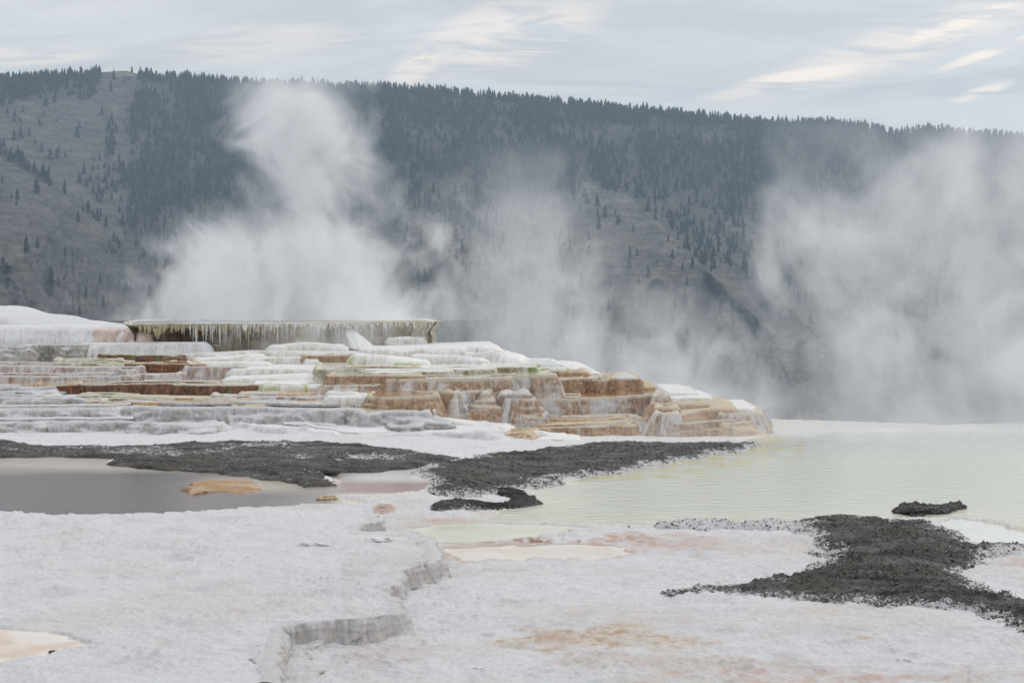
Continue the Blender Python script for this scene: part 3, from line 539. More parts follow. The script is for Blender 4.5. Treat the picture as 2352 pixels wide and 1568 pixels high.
def ground_height(X, Y):
    up = U0+F*X/Y                                     # bearing of the place, only used to vary the lie of the land
    a = X/Y
    right = np.maximum(sstep(-0.07, 0.02, a+0.004*fbm(X*.3, Y*.3, o=2)), sstep(35.6, 32.6, Y))
    z = -4.64+(-4.965+4.64)*right
    # foreground right: gentle rise towards the viewer
    z = z+right*0.10*sstep(30, 19, Y)
    # white bank climbing to the terraces on the left
    bank = sstep(50, 58, Y)*sstep(0.06, -0.03, a)
    z = z+0.12*bank
    wob = 0.10*fbm(X*1.2, Y*1.2, 3, o=3)
    sp = signed(W_['plat'], X, Y)
    z = np.where(Y < 40, z*(1-sstep(.02, .12, sp))+(-4.60)*sstep(.02, .12, sp), z)
    low = sstep(0.0, -2.5, sp)*(sp < 0)*(Y < 34)
    s2 = signed(W_['ben2'], X, Y); k2 = sstep(-.06, .0, s2+wob*.4)*(sp+wob*.5 < -.0)
    z = np.where(Y < 34, np.maximum(z, z*(1-k2)+(-4.84)*k2), z)
    # crust ridges and lumps
    near = sstep(60, 25, Y)
    lum = fbm(X*.35, Y*.5, 5, o=3)*0.035+np.abs(fbm(X*1.1, Y*1.6, 9, o=4))*0.05+fbm(X*2.6, Y*3.4, 2, o=4)*0.024+np.abs(pn(X*7, Y*8, 4))*.016
    patchy = sstep(-.1, .5, fbm(X*.4, Y*.4, 11, o=3))
    lum = lum+patchy*np.abs(fbm(X*3.0, Y*3.6, 12, o=3))*.06+sstep(.25, .6, fbm(X*.5, Y*.8, 15, o=3))*np.abs(pn(X*6, Y*7, 16))*.07
    q2 = fbm(X*.35, Y*.7, 71, o=4)*4; fr_ = q2-np.floor(q2)
    lum = lum+.05*(np.floor(q2)+sstep(.0, .12, fr_))*.5*sstep(-.3, .3, fbm(X*.2, Y*.3, 72, o=2))
    z = z+lum*(0.5+0.5*near)-0.02
    # low ripple scarps crossing the platform
    q = fbm(X*.12, Y*.25, 21, o=2)*3+Y*.32+X*.05
    sc = (q % 1.0); z = z+(sp > 0.3)*(Y < 33)*(0.035*sstep(.0, .06, sc)*(1-sc))*patchy
    # pool basins
    def basin(z, key, lvl, depth, sh=0.5, sill=0.03):
        s = signed(W_[key], X, Y)+(0.12 if key in ('lp', 'rp') else .22)*fbm(X*1.6, Y*2.4, 6, o=5)
        inside = sstep(-0.05, sh, s)
        shore = np.exp(-(np.minimum(s, 0)/0.5)**2)*(s < 0)
        z = np.where(s < 0, z*(1-shore)+np.maximum(lvl+sill+lum*.6+.01, lvl+.012)*shore, z)
        return np.where(s >= 0, lvl+sill*.5*(1-inside)-depth*inside+np.minimum(lum, .02)*.3*(1-inside), z), s
    z, sl = basin(z, 'lp', -4.68, .15)
    z, sr = basin(z, 'rp', -5.0, .2, 1.0)
    z, s1 = basin(z, 's1', -4.985, .06, .4, .012)
    z, s2p = basin(z, 's2', -4.965, .06, .3, .012)
    z, s3 = basin(z, 's3', -4.60, .06, .4, .02)
    z, s4 = basin(z, 's4', -4.99, .06, .4, .012)
    s5 = signed(W_['s5'], X, Y)+.15*fbm(X*1.6, Y*2.4, 6, o=3)
    # the shelf ends and the land falls to the valley behind
    edge = np.interp(a, [-.9, -.36, -.06, .0, .06, .17, .3, .9], [150, 150, 132, 88, 76, 66, 62.9, 62.9])
    drop = np.clip(Y-edge, 0, None)
    z = z-np.minimum(drop*.9, 40)-np.clip(drop-50, 0, None)*0.09
    z = np.maximum(z, -210+20*fbm(X*.004, Y*.004, 8, o=3))
    return z, dict(sp=sp, sl=sl, sr=sr, s1=s1, s2=s2p, s3=s3, s4=s4, s5=s5, drop=drop)

def blob(X, Y, u, v, z, rx, ry, seed=0):
    x, y, _ = px(u, v, z); n = fbm(X*1.4, Y*1.4, seed, o=4)
    return sstep(1.15, .35, np.sqrt(((X-x)/rx)**2+((Y-y)/ry)**2)+n*.7)
def ground_color(X, Y, z, k):
    n = lambda s, q=1: fbm(X*s, Y*s, q, o=4)
    base = np.array([.805, .80, .822])
    C = np.tile(base, X.shape+(1,)).reshape(X.shape+(3,))
    def mixc(C, c, f): f = np.clip(f, 0, 1)[..., None]; return C*(1-f)+np.array(c)*f
    C = mixc(C, (.62, .61, .63), sstep(.0, .9, n(.9, 3))*.4)
    C = mixc(C, (.74, .66, .60), sstep(.1, .8, n(.25, 7))*.45)            # faint pink cast
    a = X/Y; right = (a > -.12)
    C = mixc(C, (.70, .645, .58), sstep(-.1, .6, n(.3, 13))*.6*right*(Y < 34))
    # stains of bacteria mats
    C = mixc(C, (.70, .58, .44), blob(X, Y, 1410, 1466, -4.9, 1.7, 1.0, 3)*.55)
    C = mixc(C, (.52, .34, .17), blob(X, Y, 1410, 1466, -4.9, 1.5, .9, 3)*.75*sstep(-.2, .6, n(5, 5)+.5*n(14, 5)))
    C = mixc(C, (.62, .36, .24), blob(X, Y, 1270, 1472, -4.9, .4, .5, 4)*.5)
    C = mixc(C, (.66, .42, .34), blob(X, Y, 1850, 1558, -4.88, 2.2, .7, 5)*.65*sstep(-.6, .7, n(3, 5)+.4*n(11, 5)))
    C = mixc(C, (.64, .50, .42), blob(X, Y, 2150, 1555, -4.88, 1.2, .4, 5)*.45)
    C = mixc(C, (.66, .53, .45), blob(X, Y, 1500, 1520, -4.88, 2.0, .5, 9)*.45)
    C = mixc(C, (.60, .50, .32), blob(X, Y, 1990, 1475, -4.88, .25, .25, 6)*.8)
    C = mixc(C, (.66, .60, .61), blob(X, Y, 850, 1510, -4.9, .9, 1.0, 6)*.7)
    C = mixc(C, (.55, .27, .15), blob(X, Y, 1460, 1240, -4.98, .9, 1.2, 7)*.85*sstep(-.35, .3, n(3, 8)))
    C = mixc(C, (.62, .46, .42), blob(X, Y, 1530, 1250, -4.98, 1.6, 1.6, 7)*.5)
    for u, v, rx, ry in ((1240, 1245, .45, .35), (1320, 1246, .14, .3), (1150, 1228, .3, .5), (1180, 1245, .5, .25), (1050, 1253, .5, .15), (1120, 1250, .6, .2)):
        C = mixc(C, (.32, .11, .045), blob(X, Y, u, v, -4.97, rx, ry, 8)*.9*sstep(-.5, .2, n(5, 8)))
    C = mixc(C, (.60, .30, .22), blob(X, Y, 1060, 1202, -4.97, .9, .5, 9)*.6)
    C = mixc(C, (.50, .27, .14), blob(X, Y, 885, 1175, -4.8, .25, .3, 9)*.7)
    C = mixc(C, (.60, .44, .30), blob(X, Y, 2330, 1290, -4.93, .8, .8, 9)*.35)
    # mineral colour of the pool floors and shores
    C = mixc(C, (.74, .70, .60), sstep(-.5, .1, k['sr'])*.7)
    C = mixc(C, (.74, .66, .54), sstep(-.3, .1, k['sl'])*(Y > 37.5)*.7)
    C = mixc(C, (.72, .70, .66), sstep(-.7, .1, k['s1'])*.8)
    C = mixc(C, (.60, .43, .30), sstep(-.25, .0, k['s2'])*.5)
    C = mixc(C, (.78, .71, .62), sstep(-.1, .2, k['s5'])*.8)
    C = mixc(C, (.60, .42, .30), sstep(-.15, -.02, k['sp'])*(k['sp'] < .03)*sstep(-.2, .5, n(1.2, 4))*(Y < 32)*.6)
    C = mixc(C, (.80, .79, .76), sstep(.03, .08, a)*sstep(52.5, 54, Y)*.9)
    C = mixc(C, (.18, .19, .17), sstep(8, 30, k['drop']))
    return C
def proj_grid(us, vs):
    UU, VV = np.meshgrid(us, vs); Y = 5.0*F/(VV-V0); X = (UU-U0)/F*Y; return X, Y
def varied(bounds):
    return np.concatenate([np.linspace(a, b, n, endpoint=False) for a, b, n in bounds])
us = np.concatenate([np.linspace(-5000, -400, 60, endpoint=False), np.linspace(-400, 2750, 1250), np.linspace(2760, 7000, 60)])
vs = np.concatenate([[717, 718, 719.5, 721, 724, 728, 733, 740, 750, 765, 785, 810, 840, 870, 900, 925, 945, 955], np.linspace(962, 1010, 40, endpoint=False), np.linspace(1010, 1625, 380, endpoint=False), np.linspace(1625, 3200, 120), np.linspace(3300, 16000, 40)])
X, Y = proj_grid(us, vs)
Zg, kk = ground_height(X, Y)
Cg = ground_color(X, Y, Zg, kk)
t, M['ground'] = mat('white_mineral_crust')
o_ = t.obj(); c = t.attr('Col', 'Color')
f1 = t.noise(o_, 14, 6, 0.7); f2 = t.noise(t.scale(o_, (1, 1.8, 1)), 3.2, 5, 0.65); f3 = t.noise(o_, 60, 3, 0.6)
c = t.mix(t.mapr(f1, .32, .60, .22, 0.0), c, (0.40, 0.385, 0.40))  # low spots of the crust noise painted darker, standing in for crevice shade
c = t.mix(t.mapr(f2, .34, .55, .16, 0.0), c, (0.46, 0.44, 0.44))  # same painted crevice shade for the broader hollows
hh = t.math('ADD', t.math('MULTIPLY', f1, 1.0), t.math('ADD', t.math('MULTIPLY', f2, 1.4), t.math('MULTIPLY', f3, .5)))
t.bsdf(c, 0.85, t.bump(hh, .85, 0.055), 0.25)
gf = grid_faces(*X.shape)[:, ::-1]
g = mesh_obj('ground', np.stack([X, Y, Zg], -1).reshape(-1, 3), gf, M['ground'], col=Cg.reshape(-1, 3))
tag(g, 'white bumpy mineral crust with faint pink and orange stains', kind='structure')

# ledges of the platform: fluted little walls along its edge
def ledge(name, label, pts, z, h, m):
    P = poly_world(pts, z); R = catmull(P, .035); n = len(R)
    seg = np.linalg.norm(np.diff(R, axis=0), axis=1); s = np.r_[0, np.cumsum(seg)]
    T_ = np.gradient(R, axis=0); T_ /= np.linalg.norm(T_, axis=1)[:, None]
    N = np.stack([T_[:, 1], -T_[:, 0]], 1)*1.0
    N = np.stack([np.convolve(np.pad(N[:, k], 6, 'edge'), np.ones(13)/13, 'valid') for k in (0, 1)], 1)
    if True:
        lob = (np.abs(pn(s/.5, 3+z))*1.3+.5*np.abs(pn(s/.17, 8)))*.13-.04
    rows, ts = [], []
    hh = h*(0.85+.25*pn(s/1.5, 4)); env = np.minimum(1, np.minimum(s, s[-1]-s)/1.0)
    for q, dz in ((-.26, -.06), (-.12, -.012), (-.05, .006)):
        rows.append(np.column_stack([R+N*(q+lob)[:, None], z+dz+.02*fbm(s*4, q*9, 2, o=3)+np.zeros(n)])); ts.append(np.zeros(n))
    for i in range(15):
        t = i/14; off = lob+.06+.35*h*t**1.6+.07*(1-2.2*np.abs(pn(s*5, t*.6, 5)))*min(1, t*4)+.03*pn(s*14, t*2, 6)+.03*pn(s*3, t*6, 7)
        rows.append(np.column_stack([R+N*off[:, None], z+.012-t*(hh*env+.08)])); ts.append(np.full(n, t))
    V = np.vstack(rows); uv = np.column_stack([np.tile(s, len(rows))*2, V[:, 2]*2])
    return tag(mesh_obj(name, V, grid_faces(len(rows), n), m, attrs={'t': np.concatenate(ts)}, uv=uv), label, 'ledge')
M['ledge'] = trav('ledge_travertine', (0.76, 0.68, 0.62), (0.80, 0.78, 0.77), (0.80, 0.79, 0.79), 0.5, (0.78, 0.77, 0.78), rimc=(0.80, 0.79, 0.80))
ledge('travertine_ledge', 'fluted white scarp edging the raised platform from the dark pool down', PLAT[8:37][::-1] , -4.585, .34, M['ledge'])
ledge('travertine_ledge', 'lower pinkish scarp running below the platform edge at the bottom', BEN2[3:12][::-1], -4.83, .13, M['ledge'])

# ------------------------------------------------------------------ gravel bars
t, M['gravel'] = mat('dark_cinder_gravel')
o_ = t.obj(); f1 = t.noise(o_, 9, 6, .7); f2 = t.noise(o_, 32, 4, .7); f3 = t.noise(t.scale(o_, (.6, 1.4, 1)), 1.3, 4, .6)
c = t.mix(t.mapr(f2, .40, .62), (.036, .033, .030), (.185, .17, .15))
c = t.mix(t.mapr(f1, .5, .72, 0, .7), c, (.17, .155, .13))
c = t.mix(t.mapr(f3, .46, .62, 0, .7), c, (.20, .20, .195))
f4 = t.noise(t.scale(o_, (.35, 2.6, 1)), 1.0, 5, .6)
c = t.mix(t.mapr(f4, .36, .5, .8, 0), c, (.022, .024, .026))
du = t.math('ADD', t.attr('dust'), t.mapr(t.noise(t.scale(o_, (.5, .9, 1)), 1.0, 5, .65), .5, .72, 0, .22)); df = t.mapr(t.math('ADD', t.math('MULTIPLY', du, 1.25), t.math('MULTIPLY', t.math('SUBTRACT', t.math('ADD', t.math('MULTIPLY', f1, .6), t.math('MULTIPLY', f2, .4)), .5), 2.4)), .42, .62)
c = t.mix(df, c, (.79, .785, .80))
t.bsdf(c, .85, t.bump(t.math('ADD', f1, t.math('MULTIPLY', f2, .6)), 1.0, .10), .35)
def gravel(name, label, key, zl, us, vs, h0, h1, dustf, rag=.25, rub=1.0, clods=4500, cs=(.012, .034)):
    X, Y = proj_grid(us, vs); z, k = ground_height(X, Y)
    s = signed(W_[key], X, Y)+rag*fbm(X*1.1, Y*1.1, 31, o=4)+rag*.35*np.abs(fbm(X*5, Y*5, 3, o=2))
    rough = np.abs(fbm(X*1.6, Y*2.2, 41, o=4))*.055+np.abs(fbm(X*6, Y*6, 43, o=3))*.03+np.maximum(0, fbm(X*.5, Y*.9, 44, o=3))*.05
    if h1 > .05: rough = rough+np.abs(pn(X*13, Y*13, 45))*.022
    rough = rough*rub
    lift = -.10*sstep(0, -.25, s)+h0*sstep(-.02, .10, s)+h1*sstep(0, 1.2, s)+rough*sstep(0, .35, s)
    Z = np.maximum(z, zl)*(1)+lift-.004
    dust = dustf(X, Y, s)
    faces = grid_faces(*X.shape)[:, ::-1]; ok = (s > -.35).ravel()
    keep = ok[faces].all(1); faces = faces[keep]
    idx = np.unique(faces); mp = np.full(X.size, -1); mp[idx] = np.arange(len(idx))
    V = np.stack([X, Y, Z], -1).reshape(-1, 3)[idx]; D = dust.ravel()[idx]; S = s.ravel()[idx]
    tris = np.vstack([mp[faces][:, [0, 1, 2]], mp[faces][:, [0, 2, 3]]])
    cand_ = np.nonzero(S > .02)[0]; w_ = V[cand_, 1]**1.5; pick = rng.choice(cand_, clods, p=w_/w_.sum())
    oc = np.array([(1, 0, 0), (0, 1, 0), (-1, 0, 0), (0, -1, 0), (0, 0, 1), (0, 0, -.6)], float)
    of = np.array([(0, 1, 4), (1, 2, 4), (2, 3, 4), (3, 0, 4), (1, 0, 5), (2, 1, 5), (3, 2, 5), (0, 3, 5)])
    sz = rng.uniform(*cs, clods)*rng.uniform(.5, 1.3, clods)*(V[pick, 1]/30)**.5; an = rng.uniform(0, 6.28, clods)
    P = oc[None]*rng.uniform(.6, 1.3, (clods, 6, 1)); ca, sa = np.cos(an)[:, None], np.sin(an)[:, None]
    P = np.stack([P[..., 0]*ca-P[..., 1]*sa, P[..., 0]*sa+P[..., 1]*ca, P[..., 2]*.75], -1)*sz[:, None, None]+(V[pick]+rng.normal(0, .03, (clods, 3))*[1, 1, .1])[:, None]
    nV = len(V); V = np.vstack([V, P.reshape(-1, 3)]); D = np.r_[D, np.repeat(D[pick]*.4, 6)]
    tris = np.vstack([tris, (of[None]+nV+6*np.arange(clods)[:, None, None]).reshape(-1, 3)])
    o = mesh_obj(name, V, tris, M['gravel'], attrs={'dust': D})
    return tag(o, label, 'gravel', kind='stuff')
def d_r(X, Y, s):
    a = X/Y; u = U0+F*a; v = V0+4.93*F/Y
    left = sstep(1990, 1780, u)*sstep(1330, 1250, v)*.75
    low = sstep(.8, 0, s)*.42
    r2 = sstep(2150, 2352, u)*sstep(1240, 1270, v)*sstep(1360, 1310, v)*.7
    return np.clip(np.maximum(np.maximum(left*sstep(2.2, .1, s), low), r2)-.12*sstep(1204, 1200, v)*0, 0, 1)
gravel('gravel', 'dark cinder bar sweeping across the right foreground', 'gr', -4.99, np.linspace(1420, 3300, 900), np.linspace(1180, 2000, 560), .04, .05, d_r, .4, 1.5, 11000, (.010, .030))
gravel('gravel', 'small dark rubble island in the green pool', 'gi', -5.0, np.linspace(2030, 2240, 220), np.linspace(1150, 1195, 90), .05, .04, lambda X, Y, s: np.zeros(X.shape), .25, 1.6, 1200, (.03, .085))
gravel('gravel', 'dark cinder bar between the brown pool and the green pool', 'gm', -4.99, np.linspace(900, 1800, 640), np.linspace(1008, 1165, 190), .07, .05, lambda X, Y, s: sstep(.6, 0, s)*.38+.10, .35)
gravel('gravel', 'hooked dark gravel spit at the green pool corner', 'gm2', -4.99, np.linspace(950, 1270, 320), np.linspace(1115, 1210, 140), .06, .03, lambda X, Y, s: sstep(.25, 0, s)*.3, .12)
gravel('gravel', 'dark gravel bar along the far side of the brown pool', 'ga', -4.68, np.linspace(-1500, 1080, 900), np.linspace(1006, 1190, 210), .07, .06, lambda X, Y, s: .16+.2*sstep(0, .6, fbm(X*.4, Y*.4, 2, o=3)), .25)

# small crumbs of gravel scattered on the crust
def rock(name, label, u, v, z, r, m, flat=.6, cat='rock', group=None, seed=0, stretch=1.0):
    x, y, _ = px(u, v, z)
    nu, nv = 28, 16
    th = np.linspace(0, 2*math.pi, nu, endpoint=False); ph = np.linspace(.05, math.pi-.05, nv)
    TH, PH = np.meshgrid(th, ph)
    dx, dy, dz = np.cos(TH)*np.sin(PH), np.sin(TH)*np.sin(PH), np.cos(PH)
    rr = r*(1+.55*fbm(dx*1.6+seed, dy*1.6, dz*1.6, o=4))
    V = np.stack([x+dx*rr*stretch, y+dy*rr, z+dz*rr*flat], -1).reshape(-1, 3)
    i = np.arange((nv-1)*nu); a, b = i//nu, i % nu; b2 = (b+1) % nu
    Fs = np.stack([a*nu+b, (a+1)*nu+b, (a+1)*nu+b2, a*nu+b2], 1).tolist()+[list(range(nu)), list(range((nv-1)*nu, nv*nu))[::-1]]
    o = mesh_obj(name, V, Fs, m, attrs={'dust': np.zeros(len(V)), 't': np.full(len(V), .5)}, uv=V[:, [0, 2]], smooth=False)
    return tag(o, label, cat, group)
rock('rock', 'small tan rock with white cap at the near side of the brown pool', 752, 1146, -4.68, .16, M['orange'], .5, seed=3, stretch=1.6)
rock('rock', 'jagged black rock where the gravel tongue meets the cream shallows', 745, 1090, -4.66, .28, M['gravel'], .5, seed=5, stretch=1.5)
rock('rock', 'black stub of rock standing on the far edge of the left gravel bar', 587, 1018, -4.55, .22, M['gravel'], .35, seed=8, stretch=2.2)
rock('rock', 'pale hump of crusted rock on the crest of the right cinder bar', 1935, 1197, -4.96, .38, M['gravel'], .35, seed=11, stretch=2.4)
rock('rock', 'tiny dark pebble beside the beige puddle', 122, 1497, -4.59, .05, M['gravel'], .5, seed=12)
rock('rock', 'lone little stone in the yellow stained hollow', 1908, 1472, -4.88, .05, M['gravel'], .6, seed=14)
rock('rock', 'small yellow grey stone in the lower middle of the crust', 1380, 1478+22, -4.88, .06, M['grey'], .5, seed=15)
for i, (u, v, r, lab) in enumerate([(1095, 1540, .10, 'low crusty lump at the bottom edge below the platform'), (1640, 1522, .09, 'whitish knob near the bottom right of the orange stain'), (2075, 1515, .07, 'pale knob below the cinder bar near the bottom'),
        (872, 1240, .14, 'white bun shaped lump on the platform near its tip'), (725, 1250, .12, 'wide white crust lump in the middle of the platform')]):
    rock('crust_lump', lab, u, v, -4.60 if u < 900 else -4.88, r, M['bank'], .45, cat='lump', seed=20+i, stretch=1.8)
# orange ledge in the brown pool
ISL = [(428, 1128), (446, 1113), (480, 1105), (520, 1106), (560, 1103), (598, 1114), (612, 1125), (590, 1130), (540, 1133), (490, 1129), (460, 1132)]
def island(name, label, pts, z, h, m, cat):
    P = poly_world(pts, z); R = catmull(np.vstack([P, P[:1]]), .08)[:-1]
    if np.cross(R[1]-R[0], R[5]-R[0]) < 0: R = R[::-1]
    area = np.sum(R[:, 0]*np.roll(R[:, 1], -1)-R[:, 1]*np.roll(R[:, 0], -1))
    if area < 0: R = R[::-1]
    c = R.mean(0); rows = []; n = len(R); s = np.arange(n)*.08
    R = R+(R-c)/np.linalg.norm(R-c, axis=1)[:, None]*(.5*pn(s*1.3, 4)+.45*np.abs(pn(s*3.1, 9)))[:, None]
    nr = 22
    tl = []
    for i in range(nr):
        t = i/(nr-1); P_ = c+(R-c)*(1-t*.985)
        tilt = sstep(c[0]+1.2, c[0]-1.6, P_[:, 0])
        zz = z-.05+h*sstep(0, .12, t)*(.3+.7*tilt)+.05*np.abs(fbm(P_[:, 0]*2.5, P_[:, 1]*2.5, 2, o=3))*min(1, t*6)
        rows.append(np.column_stack([P_, zz])); tl.append(np.full(n, min(1, .2+abs(t-.5))))
    V = np.vstack(rows); i = np.arange((nr-1)*n); a, b = i//n, i % n; b2 = (b+1) % n
    Fs = np.stack([a*n+b, a*n+b2, (a+1)*n+b2, (a+1)*n+b], 1)
    return tag(mesh_obj(name, V, Fs, m, attrs={'t': np.concatenate(tl), 'dust': np.zeros(len(V))}, uv=V[:, :2]), label, cat)
island('travertine_island', 'flat orange brown travertine slab lying in the brown pool', ISL, -4.68, .13, M['isle'], 'slab')

# ------------------------------------------------------------------ water
def water_sheet(name, label, key, z, us, vs, m, colf=None, margin=.6):
    X, Y = proj_grid(us, vs); s = signed(W_[key], X, Y)
    faces = grid_faces(*X.shape)[:, ::-1]; ok = (s > -margin).ravel(); faces = faces[ok[faces].all(1)]
    idx = np.unique(faces); mp = np.full(X.size, -1); mp[idx] = np.arange(len(idx))
    V = np.stack([X, Y, np.full(X.shape, z)], -1).reshape(-1, 3)[idx]
    C = colf(X, Y, s).reshape(-1, 3)[idx] if colf else None
    return tag(mesh_obj(name, V, mp[faces], m, col=C, smooth=False), label, kind='structure')
def mixc(C, c, f): f = np.clip(f, 0, 1)[..., None]; return C*(1-f)+np.array(c)*f
def c_right(X, Y, s):
    C = np.tile(np.array([.62, .64, .54]), X.shape+(1,))
    v = V0+5*F/Y; u = U0+F*X/Y
    C = mixc(C, (.72, .69, .58), sstep(2.2, .2, s+.4*fbm(X*.4, Y*.4, 3, o=3))*(v > 1100))
    C = mixc(C, (.64, .62, .50), sstep(1165, 1200, v)*.7)
    C = mixc(C, (.58, .61, .56), sstep(1060, 1030, v))
    C = mixc(C, (.74, .74, .72), sstep(1005, 985, v))
    y = sstep(-.1, .25, fbm(X*1.1, Y*.8, 17, o=5))*sstep(4.2, 1.2, s)*(u < 1850)*(v < 1110)
    C = mixc(C, (.50, .47, .40), sstep(2.2, .4, s)*(v < 1105)*(u < 1800)*.7)
    C = mixc(C, (.60, .53, .22), y*.85)
    C = mixc(C, (.80, .80, .79), sstep(.5, .7, fbm(X*.25, Y*.12, 27, o=3)+.5)*sstep(1012, 995, v)*.8)
    return C
t, M['rw'] = mat('green_pool_water'); o_ = t.obj()
rot = t.n('ShaderNodeMapping', {'Vector': o_, 'Rotation': (0, 0, 0.35), 'Scale': (.55, 1.0, 1)}).outputs[0]
w1 = t.n('ShaderNodeTexWave', {'Vector': rot, 'Scale': .85, 'Distortion': 9.0, 'Detail': 4, 'Detail Scale': .6, 'Detail Roughness': .65}, bands_direction='Y').outputs[1]
w1 = t.math('MULTIPLY', w1, t.mapr(t.noise(t.scale(o_, (.10, .22, 1)), 1.0, 3, .5), .38, .62, .1, 1.0))
rot2 = t.n('ShaderNodeMapping', {'Vector': o_, 'Rotation': (0, 0, -0.25), 'Scale': (.7, 1.5, 1)}).outputs[0]
w2 = t.noise(rot2, 2.2, 4, .55, .6)
t.bsdf(t.attr('Col', 'Color'), .10, t.bump(t.math('ADD', t.math('MULTIPLY', w1, .14), t.math('MULTIPLY', w2, .75)), .5, .06), .5, IOR=1.33)
water_sheet('water', 'pale green hot spring pool with fine ripples', 'rp', -5.0, np.linspace(1000, 4500, 420), np.concatenate([np.linspace(974.5, 1100, 130), np.linspace(1101, 1320, 120)]), M['rw'], c_right, .3)
t, M['lw'] = mat('brown_pool_surface'); o_ = t.obj()
w2 = t.noise(t.scale(o_, (1.2, 3.0, 1)), 2.2, 4, .6, .4)
t.bsdf(t.attr('Col', 'Color'), .13, t.bump(w2, .22, .05), .5, IOR=1.33)
def c_left(X, Y, s):
    v = V0+4.68*F/Y; u = U0+F*X/Y
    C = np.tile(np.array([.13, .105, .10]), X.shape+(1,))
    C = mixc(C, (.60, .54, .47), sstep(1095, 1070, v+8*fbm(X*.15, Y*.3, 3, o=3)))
    C = mixc(C, (.62, .55, .44), sstep(1.5, .3, np.hypot((u-620)/150, (v-1108)/22))*.9)
    C = mixc(C, (.50, .45, .40), sstep(560, 900, u)*.9)
    C = mixc(C, (.72, .73, .70), sstep(760, 850, u)*sstep(1112, 1096, v))
    C = mixc(C, (.36, .22, .19), sstep(760, 800, u)*sstep(1105, 1112, v)*sstep(1135, 1125, v)*.9)
    C = mixc(C, (.70, .62, .50), sstep(740, 800, u)*sstep(1130, 1137, v))
    return C
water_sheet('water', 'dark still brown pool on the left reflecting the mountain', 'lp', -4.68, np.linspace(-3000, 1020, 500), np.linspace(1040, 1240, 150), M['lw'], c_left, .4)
def const(c, c2=None):
    c1 = c
    def f(X, Y, s):
        C = np.tile(np.array(c), X.shape+(1,))
        C = mixc(C, c2, sstep(-.2, .5, fbm(X*.7, Y*1.1, 5, o=4))) if c2 else C
        C = mixc(C, tuple(.80*a for a in c1), sstep(.4, 1.2, s+.4*fbm(X*.6, Y, 8, o=3))) if False else C
        return mixc(C, (.80, .76, .70), sstep(.35, .05, s+.15*fbm(X*3, Y*3, 9, o=3))*.8)
    return f
t, M['sw'] = mat('shallow_milky_water'); o_ = t.obj()
t.bsdf(t.attr('Col', 'Color'), .09, t.bump(t.noise(t.scale(o_, (1, 2.5, 1)), 3, 4, .6), .12, .03), .5, IOR=1.33)
for key, z, lab, c1, c2, ur, vr in (('s1', -4.985, 'pale yellow green shallow pool beside the platform tip', (.66, .67, .54), (.74, .71, .60), (900, 1400), (1190, 1260)),
        ('s2', -4.965, 'flat cream pink shallow pool right of the scarp', (.74, .63, .54), (.76, .70, .63), (980, 1490), (1245, 1302)),
        ('s3', -4.60, 'beige puddle at the bottom left corner', (.64, .49, .37), (.74, .67, .60), (-1400, 300), (1440, 1680)),
        ('s4', -4.99, 'white milky shallow inlet behind the right cinder bar', (.78, .79, .77), (.72, .74, .68), (2100, 3100), (1185, 1275))):

    water_sheet('water', lab, key, z, np.linspace(ur[0], ur[1], 200), np.linspace(vr[0], vr[1], 60), M['sw'], const(c1, c2), .25)

# ------------------------------------------------------------------ mountain
RIDGE = [(-2500, 330), (-900, 260), (-300, 215), (0, 186), (80, 180), (200, 172), (232, 166), (290, 163), (350, 178), (430, 180), (600, 197), (800, 201), (1000, 213), (1080, 222), (1180, 228), (1300, 240), (1450, 254), (1600, 268), (1700, 280), (1800, 287), (1900, 287), (2000, 297), (2060, 310), (2130, 300), (2200, 310), (2352, 320), (2900, 370), (4800, 520)]
CRESTS = [([(1330, 415), (1440, 447), (1500, 500), (1580, 575), (1690, 685), (1790, 780)], 120), ([(950, 505), (1040, 520), (1090, 555), (1170, 625), (1290, 730)], 100), ([(1640, 560), (1750, 640), (1850, 740), (1960, 850)], 90), ([(1850, 520), (2000, 590), (2150, 700), (2300, 830)], 110), ([(360, 620), (470, 700), (560, 800)], 80)]
def crest_side(u, v, C):
    """signed offset from a spur crest: positive on its near, lower-left side"""
    us_ = [p[0] for p in C]; vc = np.interp(u, us_, [p[1] for p in C])
    return (v-vc)*.72, sstep(us_[0]-60, us_[0]+40, u)*sstep(us_[-1]+90, us_[-1]-30, u)
def hill_point(u, tt):
    """tt 0 at the ridge, 1 at the foot. returns x,y,z"""
    rv = np.interp(u, [p[0] for p in RIDGE], [p[1] for p in RIDGE])
    v = rv+(1040-rv)*tt
    left = sstep(420, -100, u)
    d = 2900-1500*tt**0.9-350*left
    s1 = (u+0.55*(v-300))                     # spurs run down to the right
    w = sstep(.18, .5, tt)
    sp = 1-2*np.abs(pn(s1/330+.3, v/1500, 5)); sp2 = 1-2*np.abs(pn(s1/120, v/600, 9))
    d = d-w*(170*sp+60*sp2)
    for C_, wd in CRESTS:
        q, e = crest_side(u+8*fbm(u/30, v/30, 77, o=3), v, C_)
        d = d-e*(150*np.where(q > 0, np.exp(-q/wd), np.exp(q/14.)))
    d = d-35*fbm(u/60, v/90, 3, o=4)*(.3+w)
    # cliff band near the top on the right, cliffs low on the left
    d = d-30*sstep(.08, .12, tt)*(u > 800)
    # a nearer spur at the far left
    sh = 330+.62*(u)+14*pn(u/40, 1.)
    near = sstep(-10, 12, v-sh)*sstep(330, 120, u)
    d = d-260*near
    cl = sstep(555, 575, v+10*pn(u/25, 3.))*sstep(330, 260, u)*sstep(60, 110, u)
    d = d-16*cl*(1-2*np.abs(pn(u/9, v/120, 6)))
    return u, v, d, near, cl, w
us = np.concatenate([np.linspace(-2500, -250, 70, endpoint=False), np.linspace(-250, 2600, 760), np.linspace(2610, 4800, 70)])
tt = np.linspace(-.0, 1, 330)
UU, TT = np.meshgrid(us, tt)
